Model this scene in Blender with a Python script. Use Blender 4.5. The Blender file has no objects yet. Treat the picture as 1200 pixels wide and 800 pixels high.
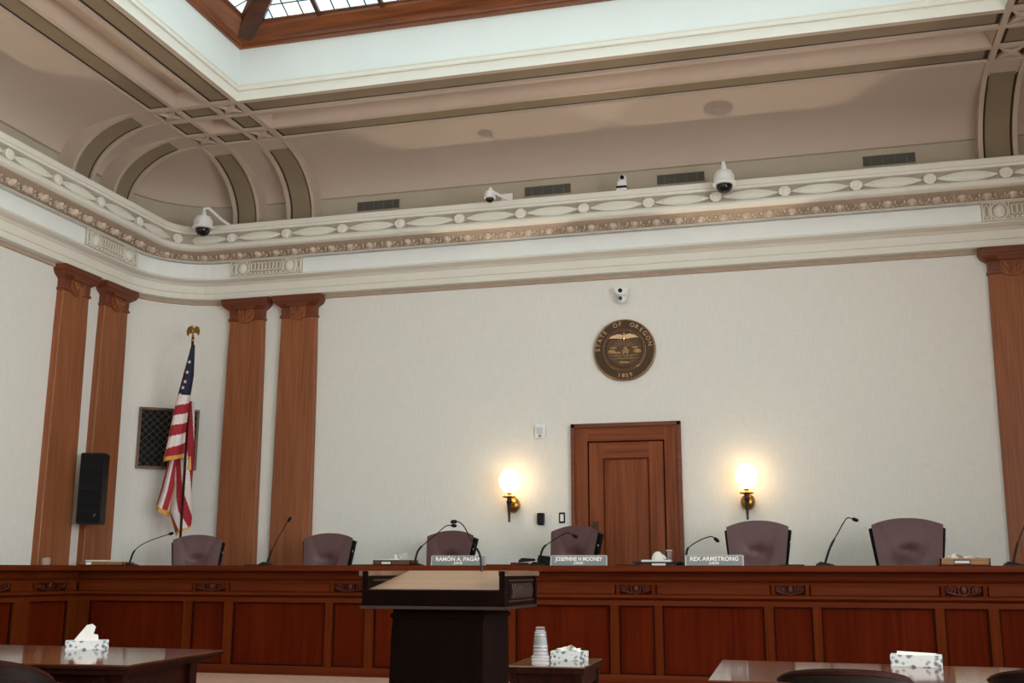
import bpy, bmesh, math, random
from mathutils import Vector, Matrix
random.seed(7)
S = bpy.context.scene
COL = S.collection
PI = math.pi
sin, cos = math.sin, math.cos

# ------------------------------------------------------------------ camera
F_PX, YAW, PITCH, ROLL, EYE = 1284.13, 0.264021, 0.206026, 0.001565, 1.2
_F = Vector((-sin(YAW) * cos(PITCH), cos(YAW) * cos(PITCH), sin(PITCH)))
_R = Vector((cos(YAW), sin(YAW), 0)); _U = _R.cross(_F)
CR = _R * cos(ROLL) + _U * sin(ROLL); CU = -_R * sin(ROLL) + _U * cos(ROLL)
cam = bpy.data.cameras.new('camera'); cam_o = bpy.data.objects.new('camera', cam); COL.objects.link(cam_o)
cam.sensor_width = 36; cam.sensor_fit = 'HORIZONTAL'; cam.lens = F_PX / 1200 * 36; cam.clip_start = .05; cam.clip_end = 200
mw = Matrix((CR, CU, -_F)).transposed().to_4x4(); mw.translation = (0, 0, EYE); cam_o.matrix_world = mw
S.camera = cam_o

# ------------------------------------------------------------------ world, exposure
S.view_settings.view_transform = 'Standard'; S.view_settings.look = 'None'
S.view_settings.gamma = 1; S.view_settings.use_curve_mapping = False
S.view_settings.exposure = 0.9
W = bpy.data.worlds.new('world'); S.world = W; W.use_nodes = True
W.node_tree.nodes['Background'].inputs[0].default_value = (.75, .85, 1, 1)
W.node_tree.nodes['Background'].inputs[1].default_value = 1.0
SKY_PANE = 1.85        # light of the stained glass skylight
SIDE_FILL = 10.5       # added, unseen right-wall windows that brighten the left wall
REAR_FILL = 1.5        # added, unseen rear windows giving fill from the camera side
GLOBE = 4.3          # light of a sconce globe
UPLIGHT = 92.0       # spot added to each sconce, tilted off the wall to light the cove
S.cycles.max_bounces = 8; S.cycles.diffuse_bounces = 5; S.cycles.sample_clamp_indirect = 4.0

# ------------------------------------------------------------------ measured planes of the room (metres)
D, XL, XR, YR = 14.3, -9.42, 4.82, -4.0        # back wall, left wall, right wall, rear wall
ZC = 6.936                                      # flat ceiling
CX0, CX1 = -9.507, 5.067                        # lines the ceiling bands are counted from
ZP = 0.5                                        # platform behind the bench

def ray(px, py): return _Fd(px, py)
def _Fd(px, py): return CR * ((px - 600) / F_PX) + CU * (-(py - 400) / F_PX) + _F
def on_y(px, py, y): r = _Fd(px, py); return Vector((0, 0, EYE)) + r * (y / r.y)
def on_x(px, py, x): r = _Fd(px, py); return Vector((0, 0, EYE)) + r * (x / r.x)
def on_z(px, py, z): r = _Fd(px, py); return Vector((0, 0, EYE)) + r * ((z - EYE) / r.z)

# ------------------------------------------------------------------ materials
def lin(h):
    h = h.lstrip('#'); v = [int(h[i:i + 2], 16) / 255 for i in (0, 2, 4)]
    return tuple(c / 12.92 if c <= .04045 else ((c + .055) / 1.055) ** 2.4 for c in v) + (1,)
def base(name):
    m = bpy.data.materials.new(name); m.use_nodes = True
    return m, m.node_tree, m.node_tree.nodes['Principled BSDF']
def plain(name, c, rough=.5, metal=0, spec=.5, var=.06, scale=8, bump=0, bscale=200, coat=0):
    m, t, b = base(name); n = t.nodes; l = t.links
    tc = n.new('ShaderNodeTexCoord'); nz = n.new('ShaderNodeTexNoise'); nz.inputs['Scale'].default_value = scale
    nz.inputs['Detail'].default_value = 5
    l.new(tc.outputs['Object'], nz.inputs['Vector'])
    r = n.new('ShaderNodeValToRGB'); c = lin(c)
    r.color_ramp.elements[0].position = .3; r.color_ramp.elements[1].position = .7
    r.color_ramp.elements[0].color = tuple(x * (1 - var) for x in c[:3]) + (1,)
    r.color_ramp.elements[1].color = tuple(min(1, x * (1 + var)) for x in c[:3]) + (1,)
    l.new(nz.outputs['Fac'], r.inputs[0]); l.new(r.outputs[0], b.inputs['Base Color'])
    b.inputs['Roughness'].default_value = rough; b.inputs['Metallic'].default_value = metal
    b.inputs['Specular IOR Level'].default_value = spec; b.inputs['Coat Weight'].default_value = coat
    if bump:
        n2 = n.new('ShaderNodeTexNoise'); n2.inputs['Scale'].default_value = bscale
        l.new(tc.outputs['Object'], n2.inputs['Vector'])
        bp = n.new('ShaderNodeBump'); bp.inputs['Strength'].default_value = bump; bp.inputs['Distance'].default_value = .01
        l.new(n2.outputs['Fac'], bp.inputs['Height']); l.new(bp.outputs[0], b.inputs['Normal'])
    return m
def wood(name, dark, light, axis='z', rough=.38, fine=34, coat=.15, spec=.4):
    m, t, b = base(name); n = t.nodes; l = t.links
    tc = n.new('ShaderNodeTexCoord'); mp = n.new('ShaderNodeMapping')
    sc = {'x': (.9, fine, fine), 'y': (fine, .9, fine), 'z': (fine, fine, .9)}[axis]
    mp.inputs['Scale'].default_value = sc
    l.new(tc.outputs['Object'], mp.inputs['Vector'])
    a = n.new('ShaderNodeTexNoise'); a.inputs['Scale'].default_value = 1.0; a.inputs['Detail'].default_value = 6; a.inputs['Distortion'].default_value = .6
    l.new(mp.outputs[0], a.inputs['Vector'])
    mp2 = n.new('ShaderNodeMapping'); mp2.inputs['Scale'].default_value = tuple(x / 7 if x > 1 else x * .5 for x in sc)
    l.new(tc.outputs['Object'], mp2.inputs['Vector'])
    a2 = n.new('ShaderNodeTexNoise'); a2.inputs['Scale'].default_value = 1; a2.inputs['Detail'].default_value = 3; a2.inputs['Distortion'].default_value = 1.2
    l.new(mp2.outputs[0], a2.inputs['Vector'])
    ad = n.new('ShaderNodeMath'); ad.operation = 'MULTIPLY_ADD'; ad.inputs[1].default_value = .55
    hf = n.new('ShaderNodeMath'); hf.operation = 'MULTIPLY'; hf.inputs[1].default_value = .45
    l.new(a2.outputs['Fac'], hf.inputs[0]); l.new(a.outputs['Fac'], ad.inputs[0]); l.new(hf.outputs[0], ad.inputs[2])
    r = n.new('ShaderNodeValToRGB'); r.color_ramp.elements[0].position = .36; r.color_ramp.elements[1].position = .64
    r.color_ramp.elements[0].color = lin(dark); r.color_ramp.elements[1].color = lin(light)
    l.new(ad.outputs[0], r.inputs[0]); l.new(r.outputs[0], b.inputs['Base Color'])
    b.inputs['Roughness'].default_value = rough; b.inputs['Coat Weight'].default_value = coat; b.inputs['Coat Roughness'].default_value = .06
    b.inputs['Specular IOR Level'].default_value = spec
    bp = n.new('ShaderNodeBump'); bp.inputs['Strength'].default_value = .08; bp.inputs['Distance'].default_value = .004
    l.new(a.outputs['Fac'], bp.inputs['Height']); l.new(bp.outputs[0], b.inputs['Normal'])
    return m
def glow(name, c, strength):
    m, t, b = base(name)
    b.inputs['Base Color'].default_value = c; b.inputs['Emission Color'].default_value = c
    b.inputs['Emission Strength'].default_value = strength; b.inputs['Roughness'].default_value = .3
    return m
def glass(name, c=(.95, .97, .97, 1), rough=.05, alpha=.35):
    m, t, b = base(name)
    b.inputs['Base Color'].default_value = c; b.inputs['Roughness'].default_value = rough
    b.inputs['Alpha'].default_value = alpha; b.inputs['Specular IOR Level'].default_value = .6
    return m
def wallcloth(name, c):
    m, t, b = base(name); n = t.nodes; l = t.links
    tc = n.new('ShaderNodeTexCoord'); c = lin(c)
    fac = []
    for sc in ((7, 7, 160), (90, 90, 4)):
        mp = n.new('ShaderNodeMapping'); mp.inputs['Scale'].default_value = sc
        l.new(tc.outputs['Object'], mp.inputs['Vector'])
        z = n.new('ShaderNodeTexNoise'); z.inputs['Scale'].default_value = 1; z.inputs['Detail'].default_value = 4
        l.new(mp.outputs[0], z.inputs['Vector']); fac.append(z)
    mx = n.new('ShaderNodeMath'); mx.operation = 'ADD'
    l.new(fac[0].outputs['Fac'], mx.inputs[0]); l.new(fac[1].outputs['Fac'], mx.inputs[1])
    r = n.new('ShaderNodeMapRange'); r.inputs[1].default_value = .6; r.inputs[2].default_value = 1.4
    r.inputs[3].default_value = .92; r.inputs[4].default_value = 1.07
    l.new(mx.outputs[0], r.inputs[0])
    v = n.new('ShaderNodeVectorMath'); v.operation = 'SCALE'; v.inputs[0].default_value = c[:3]
    l.new(r.outputs[0], v.inputs['Scale']); l.new(v.outputs[0], b.inputs['Base Color'])
    b.inputs['Roughness'].default_value = .9; b.inputs['Specular IOR Level'].default_value = .15
    return m

M = {}
M['wall'] = wallcloth('wall cloth', '#dfded6')
M['plaster'] = plain('white plaster', '#dddcd0', .75, var=.02, scale=3)
M['frieze'] = plain('frieze white', '#e9efeb', .8, var=.02, scale=3)
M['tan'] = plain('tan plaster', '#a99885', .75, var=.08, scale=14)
M['panelground'] = plain('carving ground plaster', '#a89f8b', .8, var=.05, scale=20)
M['cove'] = plain('cove plaster', '#b9ab9c', .85, var=.025, scale=2)
M['egg'] = plain('egg plaster', '#c9baa8', .75, var=.05, scale=14)
M['covegrey'] = plain('cove grey', '#aea593', .85, var=.03, scale=2)
M['rib'] = plain('rib plaster', '#b8a897', .8, var=.03, scale=3)
M['band'] = plain('brown band', '#83755f', .85, var=.05, scale=4)
M['bandline'] = plain('brown band edge', '#35271a', .85, var=.05, scale=4)
M['well'] = plain('well white', '#dde4e0', .8, var=.015, scale=2)
M['pil'] = wood('pilaster wood', '#7c482a', '#9a5f3c', 'z', .45, 30, 0, .25)
M['cap'] = wood('capital wood', '#5f2d19', '#7a4228', 'x', .42, 26, 0, .35)
M['door'] = wood('door wood', '#69341b', '#884c2b', 'z', .45, 34, 0, .15)
M['doorh'] = wood('door wood across', '#69341b', '#884c2b', 'x', .45, 34, 0, .15)
M['bz'] = wood('bench wood upright', '#4c1d07', '#5e280d', 'z', .6, 26, 0, .03)
M['bp'] = wood('bench panel wood', '#441003', '#561b05', 'z', .6, 22, 0, .03)
M['bx'] = wood('bench wood across', '#4e1c07', '#652a0d', 'x', .5, 26, 0, .08)
M['by'] = wood('bench wood sideways', '#4e1c07', '#652a0d', 'y', .5, 26, 0, .08)
M['carve'] = wood('carved wood', '#451507', '#5c2411', 'x', .45, 20, 0, .3)
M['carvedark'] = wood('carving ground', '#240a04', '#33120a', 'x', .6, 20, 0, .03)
M['skyw'] = wood('skylight wood', '#5c2f16', '#8c5029', 'x', .35, 20)
M['skywy'] = wood('skylight wood side', '#5c2f16', '#8c5029', 'y', .35, 20)
M['hip'] = wood('skylight beam', '#3a1b0d', '#5a2c15', 'x', .4, 20)
M['table'] = wood('table wood', '#5c3019', '#7a482b', 'x', .08, 30, .35, .4)
M['tableleg'] = wood('table leg wood', '#1c0804', '#2f120a', 'z', .5, 30, 0, .08)
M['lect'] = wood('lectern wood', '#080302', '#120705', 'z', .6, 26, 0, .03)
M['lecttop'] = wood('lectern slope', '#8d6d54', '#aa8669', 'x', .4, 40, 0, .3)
M['lectrim'] = wood('lectern rim', '#20110b', '#321f16', 'x', .35, 30, 0, .3)
M['lectcap'] = wood('lectern cap', '#4a382b', '#66523f', 'x', .3, 30, 0, .4)
M['tray'] = wood('tray wood', '#7b552c', '#a87b46', 'x', .5, 30)
M['traydark'] = wood('dark tray wood', '#3a2415', '#5d3c24', 'x', .5, 30)
M['leather'] = plain('burgundy leather', '#57393a', .48, var=.08, scale=30, bump=.1, bscale=120, coat=0)
M['dleather'] = plain('dark leather', '#170d09', .5, spec=.15, var=.1, scale=20, bump=.1)
M['black'] = plain('black plastic', '#101012', .5, spec=.25, var=.1, scale=20)
M['blackm'] = plain('black matt', '#0b0b0c', .75, spec=.2, var=.1, scale=20)
M['white'] = plain('white plastic', '#e4e6e4', .4, var=.02)
M['greyp'] = plain('grey plastic', '#8d8d8c', .5, var=.04)
M['brass'] = plain('brass', '#a5803e', .3, .9, var=.15, scale=30)
M['bronze'] = plain('dark bronze', '#4a3729', .42, .75, var=.2, scale=25)
M['bronzel'] = plain('polished bronze', '#d9b48a', .3, .9, var=.08, scale=25)
M['steel'] = plain('grey steel', '#8e9496', .35, .8, var=.05)
M['plate'] = plain('grey nameplate', '#7f8486', .5, .1, var=.06, scale=40)
M['silver'] = plain('silver edge', '#c6c8c8', .3, .7)
M['letter'] = plain('white lettering', '#f4f1e6', .6, var=.01)
M['paper'] = plain('white paper', '#d6d4cd', .85, var=.02)
M['red'] = plain('flag red', '#a3202f', .75, var=.1, scale=30)
M['fwhite'] = plain('flag white', '#e6dcd8', .75, var=.03, scale=30)
M['blue'] = plain('flag blue', '#181d3a', .75, var=.1, scale=30)
M['gold'] = plain('gold fringe', '#d9a347', .6, .1, var=.15, scale=90)
M['pole'] = wood('flag pole wood', '#2a1009', '#45190f', 'z', .5, 60, 0, .1)
M['clear'] = glass('clear plastic', (.96, .97, .97, 1), .08, .07)
M['darkglass'] = plain('smoked dome', '#08090a', .06, var=.05)
M['grille'] = plain('grille slats', '#6b6a60', .6, .1)
M['grilled'] = plain('dark grille grey', '#3a3a35', .8)  # dark grey of the vent back plates and skylight leads
M['carpet'] = plain('carpet', '#ad8a7a', .95, var=.12, scale=60, bump=.3, bscale=300)
M['carpet2'] = plain('carpet border', '#c99c88', .95, var=.1, scale=60)
M['globe'] = glow('lit globe', (1, .68, .36, 1), GLOBE)
M['rearfill'] = glow('rear fill pane', (.93, .965, 1, 1), REAR_FILL)
M['sidefill'] = glow('side fill pane', (.93, .965, 1, 1), SIDE_FILL)
PANES = [glow('daylit glass', c, SKY_PANE) for c in ((.31, .42, .46, 1), (.36, .44, .42, 1), (.22, .35, .45, 1), (.46, .47, .42, 1), (.27, .40, .36, 1))]
# tissue box print
def tissue_mat():
    m, t, b = base('tissue box print'); n = t.nodes; l = t.links
    tc = n.new('ShaderNodeTexCoord'); v = n.new('ShaderNodeTexVoronoi'); v.inputs['Scale'].default_value = 34
    l.new(tc.outputs['Object'], v.inputs['Vector'])
    r = n.new('ShaderNodeValToRGB'); e = r.color_ramp.elements
    e[0].position = .0; e[0].color = lin('#59605f'); e[1].position = .72; e[1].color = lin('#cdd1ce')
    k = r.color_ramp.elements.new(.50); k.color = lin('#6a7170'); k = r.color_ramp.elements.new(.60); k.color = lin('#a2a8a6')
    z = n.new('ShaderNodeTexNoise'); z.inputs['Scale'].default_value = 40
    l.new(tc.outputs['Object'], z.inputs['Vector'])
    a = n.new('ShaderNodeMath'); a.operation = 'MULTIPLY_ADD'; a.inputs[1].default_value = .5; a.use_clamp = False
    l.new(z.outputs['Fac'], a.inputs[0]); l.new(v.outputs['Distance'], a.inputs[2]); l.new(a.outputs[0], r.inputs[0])
    l.new(r.outputs[0], b.inputs['Base Color']); b.inputs['Roughness'].default_value = .6
    return m
M['tissuebox'] = tissue_mat()

# ------------------------------------------------------------------ mesh builder
class MB:
    def __init__(s): s.v = []; s.f = []; s.mi = []; s.cur = 0
    def add(s, vs, fs, T=None):
        o = len(s.v)
        s.v += [tuple(T @ Vector(p)) if T else tuple(p) for p in vs]
        s.f += [tuple(i + o for i in f) for f in fs]; s.mi += [s.cur] * len(fs)
        return s
    def box(s, a, b, T=None):
        x0, y0, z0 = a; x1, y1, z1 = b
        vs = [(x0, y0, z0), (x1, y0, z0), (x1, y1, z0), (x0, y1, z0), (x0, y0, z1), (x1, y0, z1), (x1, y1, z1), (x0, y1, z1)]
        return s.add(vs, [(3, 2, 1, 0), (4, 5, 6, 7), (0, 1, 5, 4), (1, 2, 6, 5), (2, 3, 7, 6), (3, 0, 4, 7)], T)
    def grid(s, rows, closed=False, T=None):
        n = len(rows[0]); vs = [p for r in rows for p in r]; fs = []
        for i in range(len(rows) - 1):
            for j in range(n if closed else n - 1):
                k = (j + 1) % n
                fs.append((i * n + j, i * n + k, (i + 1) * n + k, (i + 1) * n + j))
        return s.add(vs, fs, T)
    def lathe(s, prof, seg=16, T=None, caps=True):
        rows = [[(r * cos(2 * PI * k / seg), r * sin(2 * PI * k / seg), z) for k in range(seg)] for r, z in prof]
        s.grid(rows, True, T)
        if caps:
            o = len(s.v) - seg * len(prof)
            if prof[0][0] > 1e-4: s.f.append(tuple(o + k for k in reversed(range(seg)))); s.mi.append(s.cur)
            o2 = len(s.v) - seg
            if prof[-1][0] > 1e-4: s.f.append(tuple(o2 + k for k in range(seg))); s.mi.append(s.cur)
        return s
    def tube(s, pts, r, seg=8, T=None, caps=True):
        pts = [Vector(p) for p in pts]; n = len(pts); rs = r if isinstance(r, (list, tuple)) else [r] * n
        rows = []; up = None
        for i, p in enumerate(pts):
            d = (pts[min(i + 1, n - 1)] - pts[max(i - 1, 0)]).normalized()
            if up is None: up = Vector((0, 0, 1)) if abs(d.z) < .9 else Vector((1, 0, 0))
            a = d.cross(up).normalized(); up = a.cross(d).normalized()
            rows.append([tuple(p + a * rs[i] * cos(2 * PI * k / seg) + up * rs[i] * sin(2 * PI * k / seg)) for k in range(seg)])
        o = len(s.v); s.grid(rows, True, T)
        if caps:
            s.f.append(tuple(o + k for k in range(seg))); s.mi.append(s.cur)
            s.f.append(tuple(o + (n - 1) * seg + k for k in reversed(range(seg)))); s.mi.append(s.cur)
        return s
    def ball(s, c, r, seg=10, rings=6, T=None):
        rx, ry, rz = r if isinstance(r, tuple) else (r, r, r)
        rows = []
        for i in range(rings + 1):
            a = -PI / 2 + PI * i / rings
            q = max(cos(a), 1e-3)
            rows.append([(c[0] + rx * q * cos(2 * PI * k / seg), c[1] + ry * q * sin(2 * PI * k / seg), c[2] + rz * sin(a)) for k in range(seg)])
        return s.grid(rows, True, T)
    def prism(s, poly, a, b, plane='xz', T=None):
        """poly extruded along the missing axis from a to b"""
        def P(u, v, w): return {'xz': (u, w, v), 'xy': (u, v, w), 'yz': (w, u, v)}[plane]
        n = len(poly); vs = [P(u, v, a) for u, v in poly] + [P(u, v, b) for u, v in poly]
        fs = [tuple(range(n)), tuple(range(2 * n - 1, n - 1, -1))]
        fs += [(i, i + n, (i + 1) % n + n, (i + 1) % n) for i in range(n)]
        return s.add(vs, fs, T)
    def frame(s, x0, z0, x1, z1, w, y0, y1, T=None):
        s.box((x0, y0, z0), (x0 + w, y1, z1), T); s.box((x1 - w, y0, z0), (x1, y1, z1), T)
        s.box((x0 + w, y0, z1 - w), (x1 - w, y1, z1), T); s.box((x0 + w, y0, z0), (x1 - w, y1, z0 + w), T)
        return s
    def mesh(s, name, mats, smooth=False, bevel=0):
        me = bpy.data.meshes.new(name); me.from_pydata(s.v, [], s.f)
        mats = mats if isinstance(mats, (list, tuple)) else [mats]
        for m in mats: me.materials.append(M[m] if isinstance(m, str) else m)
        for p, i in zip(me.polygons, s.mi): p.material_index = i
        bm = bmesh.new(); bm.from_mesh(me)
        bmesh.ops.remove_doubles(bm, verts=bm.verts, dist=1e-5)
        bmesh.ops.recalc_face_normals(bm, faces=bm.faces)
        if bevel:
            es = [e for e in bm.edges if len(e.link_faces) == 2 and e.calc_face_angle() > .6]
            bmesh.ops.bevel(bm, geom=es, offset=bevel, segments=2, affect='EDGES', clamp_overlap=True)
        bm.to_mesh(me); bm.free()
        if smooth:
            me.shade_smooth()
            try: me.set_sharp_from_angle(angle=math.radians(38))
            except Exception: pass
        return me
    def build(s, name, mats, parent=None, smooth=False, bevel=0):
        o = bpy.data.objects.new(name, s.mesh(name, mats, smooth, bevel)); COL.objects.link(o)
        if parent: o.parent = parent
        return o
def part(name, me, parent, loc=(0, 0, 0), rot=None):
    o = bpy.data.objects.new(name, me); COL.objects.link(o); o.parent = parent; o.location = loc
    if rot is not None: o.rotation_euler = rot
    return o
def tag(o, label, cat, group=None):
    o['label'] = label; o['category'] = cat
    if group: o['group'] = group
    return o
def struct(o): o['kind'] = 'structure'; return o
def thing(name, label, cat, loc=(0, 0, 0), rz=0, group=None):
    o = bpy.data.objects.new(name, None); COL.objects.link(o); o.empty_display_size = .1
    o.location = loc; o.rotation_euler = (0, 0, rz)
    return tag(o, label, cat, group)
def sempty(name, loc=(0, 0, 0)):
    o = bpy.data.objects.new(name, None); COL.objects.link(o); o.location = loc; return struct(o)
def dup(root, loc, rz, label, scale=None):
    def cp(o, par):
        c = o.copy(); COL.objects.link(c)
        if par: c.parent = par
        for ch in list(o.children): cp(ch, c)
        return c
    r = cp(root, None); r.location = loc; r.rotation_euler = (0, 0, rz); r['label'] = label
    if scale: r.scale = (scale,) * 3
    return r
def text_mesh(s, size, depth=.002, font_bold=0.0):
    cu = bpy.data.curves.new('lettering', 'FONT'); cu.body = s; cu.size = size; cu.extrude = depth
    cu.align_x = 'CENTER'; cu.align_y = 'CENTER'; cu.offset = font_bold; cu.resolution_u = 3
    o = bpy.data.objects.new('lettering', cu); COL.objects.link(o)
    me = bpy.data.meshes.new_from_object(o.evaluated_get(bpy.context.evaluated_depsgraph_get()))
    vs = [tuple(v.co) for v in me.vertices]; fs = [tuple(p.vertices) for p in me.polygons]
    bpy.data.objects.remove(o); bpy.data.curves.remove(cu); bpy.data.meshes.remove(me)
    return vs, fs
RX90 = Matrix.Rotation(PI / 2, 4, 'X')

# ------------------------------------------------------------------ swept surfaces round the three walls
def path(o, R, x0, x1, n=10, y0=YR):
    r = R - o; pts = [(x0 + o, y0), (x0 + o, D - R)]
    for k in range(1, n + 1):
        a = PI - PI / 2 * k / n; pts.append((x0 + R + r * cos(a), D - R + r * sin(a)))
    pts.append((x1 - R, D - o))
    for k in range(1, n + 1):
        a = PI / 2 - PI / 2 * k / n; pts.append((x1 - R + r * cos(a), D - R + r * sin(a)))
    pts.append((x1 - o, y0)); return pts
def sweep(prof, R, x0, x1, n=10):
    m = MB(); m.grid([[(x, y, z) for x, y in path(o, R, x0, x1, n)] for o, z in prof]); return m
RW = 1.15
# walls
zt = 6.1
struct(MB().box((XL + RW, D, 0), (XR - RW, D + .2, zt)).build('wall_back', 'wall'))
for nm, fx, sg in (('wall_left_corner', XL, 1), ('wall_right_corner', XR, -1)):
    m = MB(); m.grid([[(fx + sg * (RW - r * cos(PI / 2 * k / 14)), D - RW + r * sin(PI / 2 * k / 14), z) for k in range(15)] for r, z in ((RW, 0), (RW, zt), (RW + .1, zt), (RW + .1, 0))])
    struct(m.build(nm, 'wall', smooth=True))
struct(MB().box((XL - .2, YR, 0), (XL, D - RW, zt)).build('wall_left', 'wall'))
wr = MB(); wy = [(-3.0, -1.3), (-.2, 1.5), (2.6, 4.3), (5.4, 7.1)]
ys = [YR] + [v for w in wy for v in w] + [D - RW]
for i in range(0, len(ys), 2): wr.box((XR, ys[i], 0), (XR + .2, ys[i + 1], zt))
for a, b in wy: wr.box((XR, a, 0), (XR + .2, b, 1.1)); wr.box((XR, a, 4.6), (XR + .2, b, zt))
struct(wr.build('wall_right', 'wall'))
for i, (a, b) in enumerate(wy):
    w = struct(MB().box((XR - .02, a, 1.1), (XR + .16, a + .08, 4.6)).box((XR - .02, b - .08, 1.1), (XR + .16, b, 4.6)).box((XR - .02, a, 4.52), (XR + .16, b, 4.6)).box((XR - .02, a, 1.1), (XR + .16, b, 1.18)).build('window_%d' % (i + 6), 'pil'))  # unseen window, added for light from the right
    MB().box((XR + .12, a + .08, 1.18), (XR + .14, b - .08, 4.52)).build('pane', 'sidefill', w)
    MB().box((XR + .06, (a + b) / 2 - .03, 1.18), (XR + .12, (a + b) / 2 + .03, 4.52)).box((XR + .06, a + .08, 2.9), (XR + .12, b - .08, 2.96)).build('glazing_bar', 'pil', w)
rear = MB()
wx = [(-8.2, -6.4), (-5.2, -3.4), (-2.2, -.4), (.8, 2.6)]
xs = [XL] + [v for w in wx for v in w] + [XR]
for i in range(0, len(xs), 2): rear.box((xs[i], YR - .2, 0), (xs[i + 1], YR, 7.2))
for a, b in wx: rear.box((a, YR - .2, 0), (b, YR, 1.1)); rear.box((a, YR - .2, 4.6), (b, YR, 7.2))
struct(rear.build('wall_front', 'wall'))
for i, (a, b) in enumerate(wx):
    w = struct(MB().frame(a, 1.1, b, 4.6, .08, YR - .16, YR + .02).build('window_%d' % (i + 2), 'pil'))  # unseen rear window, added as fill light
    MB().box((a + .08, YR - .14, 1.18), (b - .08, YR - .12, 4.52)).build('pane', 'rearfill', w)
    MB().box(((a + b) / 2 - .03, YR - .12, 1.18), ((a + b) / 2 + .03, YR - .06, 4.52)).box((a + .08, YR - .12, 2.9), (b - .08, YR - .06, 2.96)).build('glazing_bar', 'pil', w)
struct(MB().box((XL - .2, YR - .2, -.1), (XR + .2, D + .2, 0)).build('floor', 'carpet'))

# cornice
cor = sempty('trim_1')
sweep([(.0, 5.085), (.03, 5.088), (.035, 5.14), (.0, 5.142)], RW, XL, XR).build('soffit_shade_strip', 'tan', cor)  # tan strip standing in for the architrave's shaded underside
pr = [(.0, 5.14), (.12, 5.15), (.12, 5.232), (.135, 5.237), (.15, 5.34), (.17, 5.352), (.19, 5.372), (.26, 5.385), (.30, 5.40), (.30, 5.412)]
sweep(pr, RW, XL, XR).build('architrave', 'plaster', cor)
sweep([(.30, 5.412), (.315, 5.418), (.318, 5.634), (.25, 5.636), (.25, 5.65), (.34, 5.652)], RW, XL, XR).build('frieze_band', 'frieze', cor)
sweep([(.34, 5.652), (.355, 5.655), (.36, 5.672)], RW, XL, XR).build('bead', 'plaster', cor)
sweep([(.355, 5.672), (.40, 5.667), (.50, 5.678), (.58, 5.695), (.645, 5.722), (.66, 5.73)], RW, XL, XR).build('bed_moulding', 'tan', cor)
sweep([(.66, 5.73), (.70, 5.733), (.735, 5.75), (.75, 5.775), (.745, 5.80), (.73, 5.815), (.715, 5.825)], RW, XL, XR).build('crown_roll', 'plaster', cor)
sweep([(.715, 5.825), (.66, 5.83), (.655, 5.965)], RW, XL, XR).build('upper_frieze', 'covegrey', cor)
sweep([(.655, 5.965), (.735, 5.968), (.74, 6.0), (.755, 6.005), (.765, 6.06), (.76, 6.077), (.25, 6.075)], RW, XL, XR).build('top_rail', 'plaster', cor)
def along(o, R, x0, x1, pitch, start=None, ymin=3.0):
    """points with tangents along the offset path; counted both ways from the middle of the back wall"""
    pts = path(o, R, x0, x1, 24, ymin); out = []
    segs = [(Vector(a), Vector(b)) for a, b in zip(pts, pts[1:])]
    tot = sum((b - a).length for a, b in segs)
    L = [0]
    for a, b in segs: L.append(L[-1] + (b - a).length)
    d = start % pitch if start is not None else 0
    while d < tot:
        for i, (a, b) in enumerate(segs):
            if L[i] <= d <= L[i + 1] and L[i + 1] > L[i]:
                t = (d - L[i]) / (L[i + 1] - L[i]); p = a.lerp(b, t); tg = (b - a).normalized(); out.append((p, tg)); break
        d += pitch
    return out
# start so that a rosette lands on x = -0.06 as in the photograph
def start_for(o, xt):
    r = RW - o; return (D - RW - 3.0) + PI / 2 * r + (xt - (XL + RW))
xt = on_y(1003.3, 216.7, D - .72).x; PITCH_R = .862
ros = MB().prism([(.078 * cos(PI / 4 * k + PI / 8), .070 * sin(PI / 4 * k + PI / 8)) for k in range(8)], -.05, .0)
ros.ball((0, -.05, 0), (.04, .012, .045), 8, 4); ros_me = ros.mesh('rosette', 'plaster')
lz = MB(); nL = 12
def lens(hw, hh, y):
    a = [(-hw + 2 * hw * k / nL, hh * (1 - abs(-1 + 2 * k / nL) ** 2.0)) for k in range(nL + 1)]
    return [(x, y, z) for x, z in a] + [(x, y, -z) for x, z in reversed(a[1:-1])]
lz.grid([lens(.365, .070, 0), lens(.365, .070, -.022), lens(.35, .062, -.036), lens(.20, .026, -.048), lens(.01, .003, -.052)], True)
for sx in (-1, 1): lz.ball((sx * .235, -.04, .004), (.020, .016, .014), 8, 4); lz.ball((sx * .275, -.034, -.004), (.012, .01, .009), 8, 4)
lz_me = lz.mesh('leaf_medallion', 'plaster')
for p, tg in along(.66, RW, XL, XR, PITCH_R, start_for(.66, xt)):
    part('rosette', ros_me, cor, (p.x, p.y, 5.893), (0, 0, math.atan2(tg.y, tg.x)))
for p, tg in along(.66, RW, XL, XR, PITCH_R, start_for(.66, xt) + PITCH_R / 2):
    # medallions follow the wall; in the rounded corner they sit on the chord
    part('leaf_medallion', lz_me, cor, (p.x, p.y, 5.893), (0, 0, math.atan2(tg.y, tg.x)))
eg = MB()
for p, tg in along(.52, RW, XL, XR, .288, start_for(.52, on_y(1127, 235.3, D - .52).x)):
    T = Matrix.Translation((p.x, p.y, 5.676)) @ Matrix.Rotation(math.atan2(tg.y, tg.x), 4, 'Z') @ Matrix.Rotation(-.35, 4, 'X')
    eg.ball((0, -.02, -.016), (.046, .06, .05), 8, 4, T)
    for s in (-1, 1):
        eg.tube([(s * .02, .05, -.004), (s * .05, .03, -.012), (s * .052, -.02, -.012), (s * .03, -.06, -.006)], .012, 4, T)
        eg.ball((s * .088, -.03, -.01), (.018, .034, .022), 6, 3, T); eg.ball((s * .115, .03, -.004), (.016, .025, .014), 6, 3, T)
        eg.ball((s * .075, .055, -.004), (.016, .014, .012), 6, 3, T)
eo = eg.build('egg_moulding', 'egg', cor, smooth=True); eo['kind'] = 'stuff'
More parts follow.
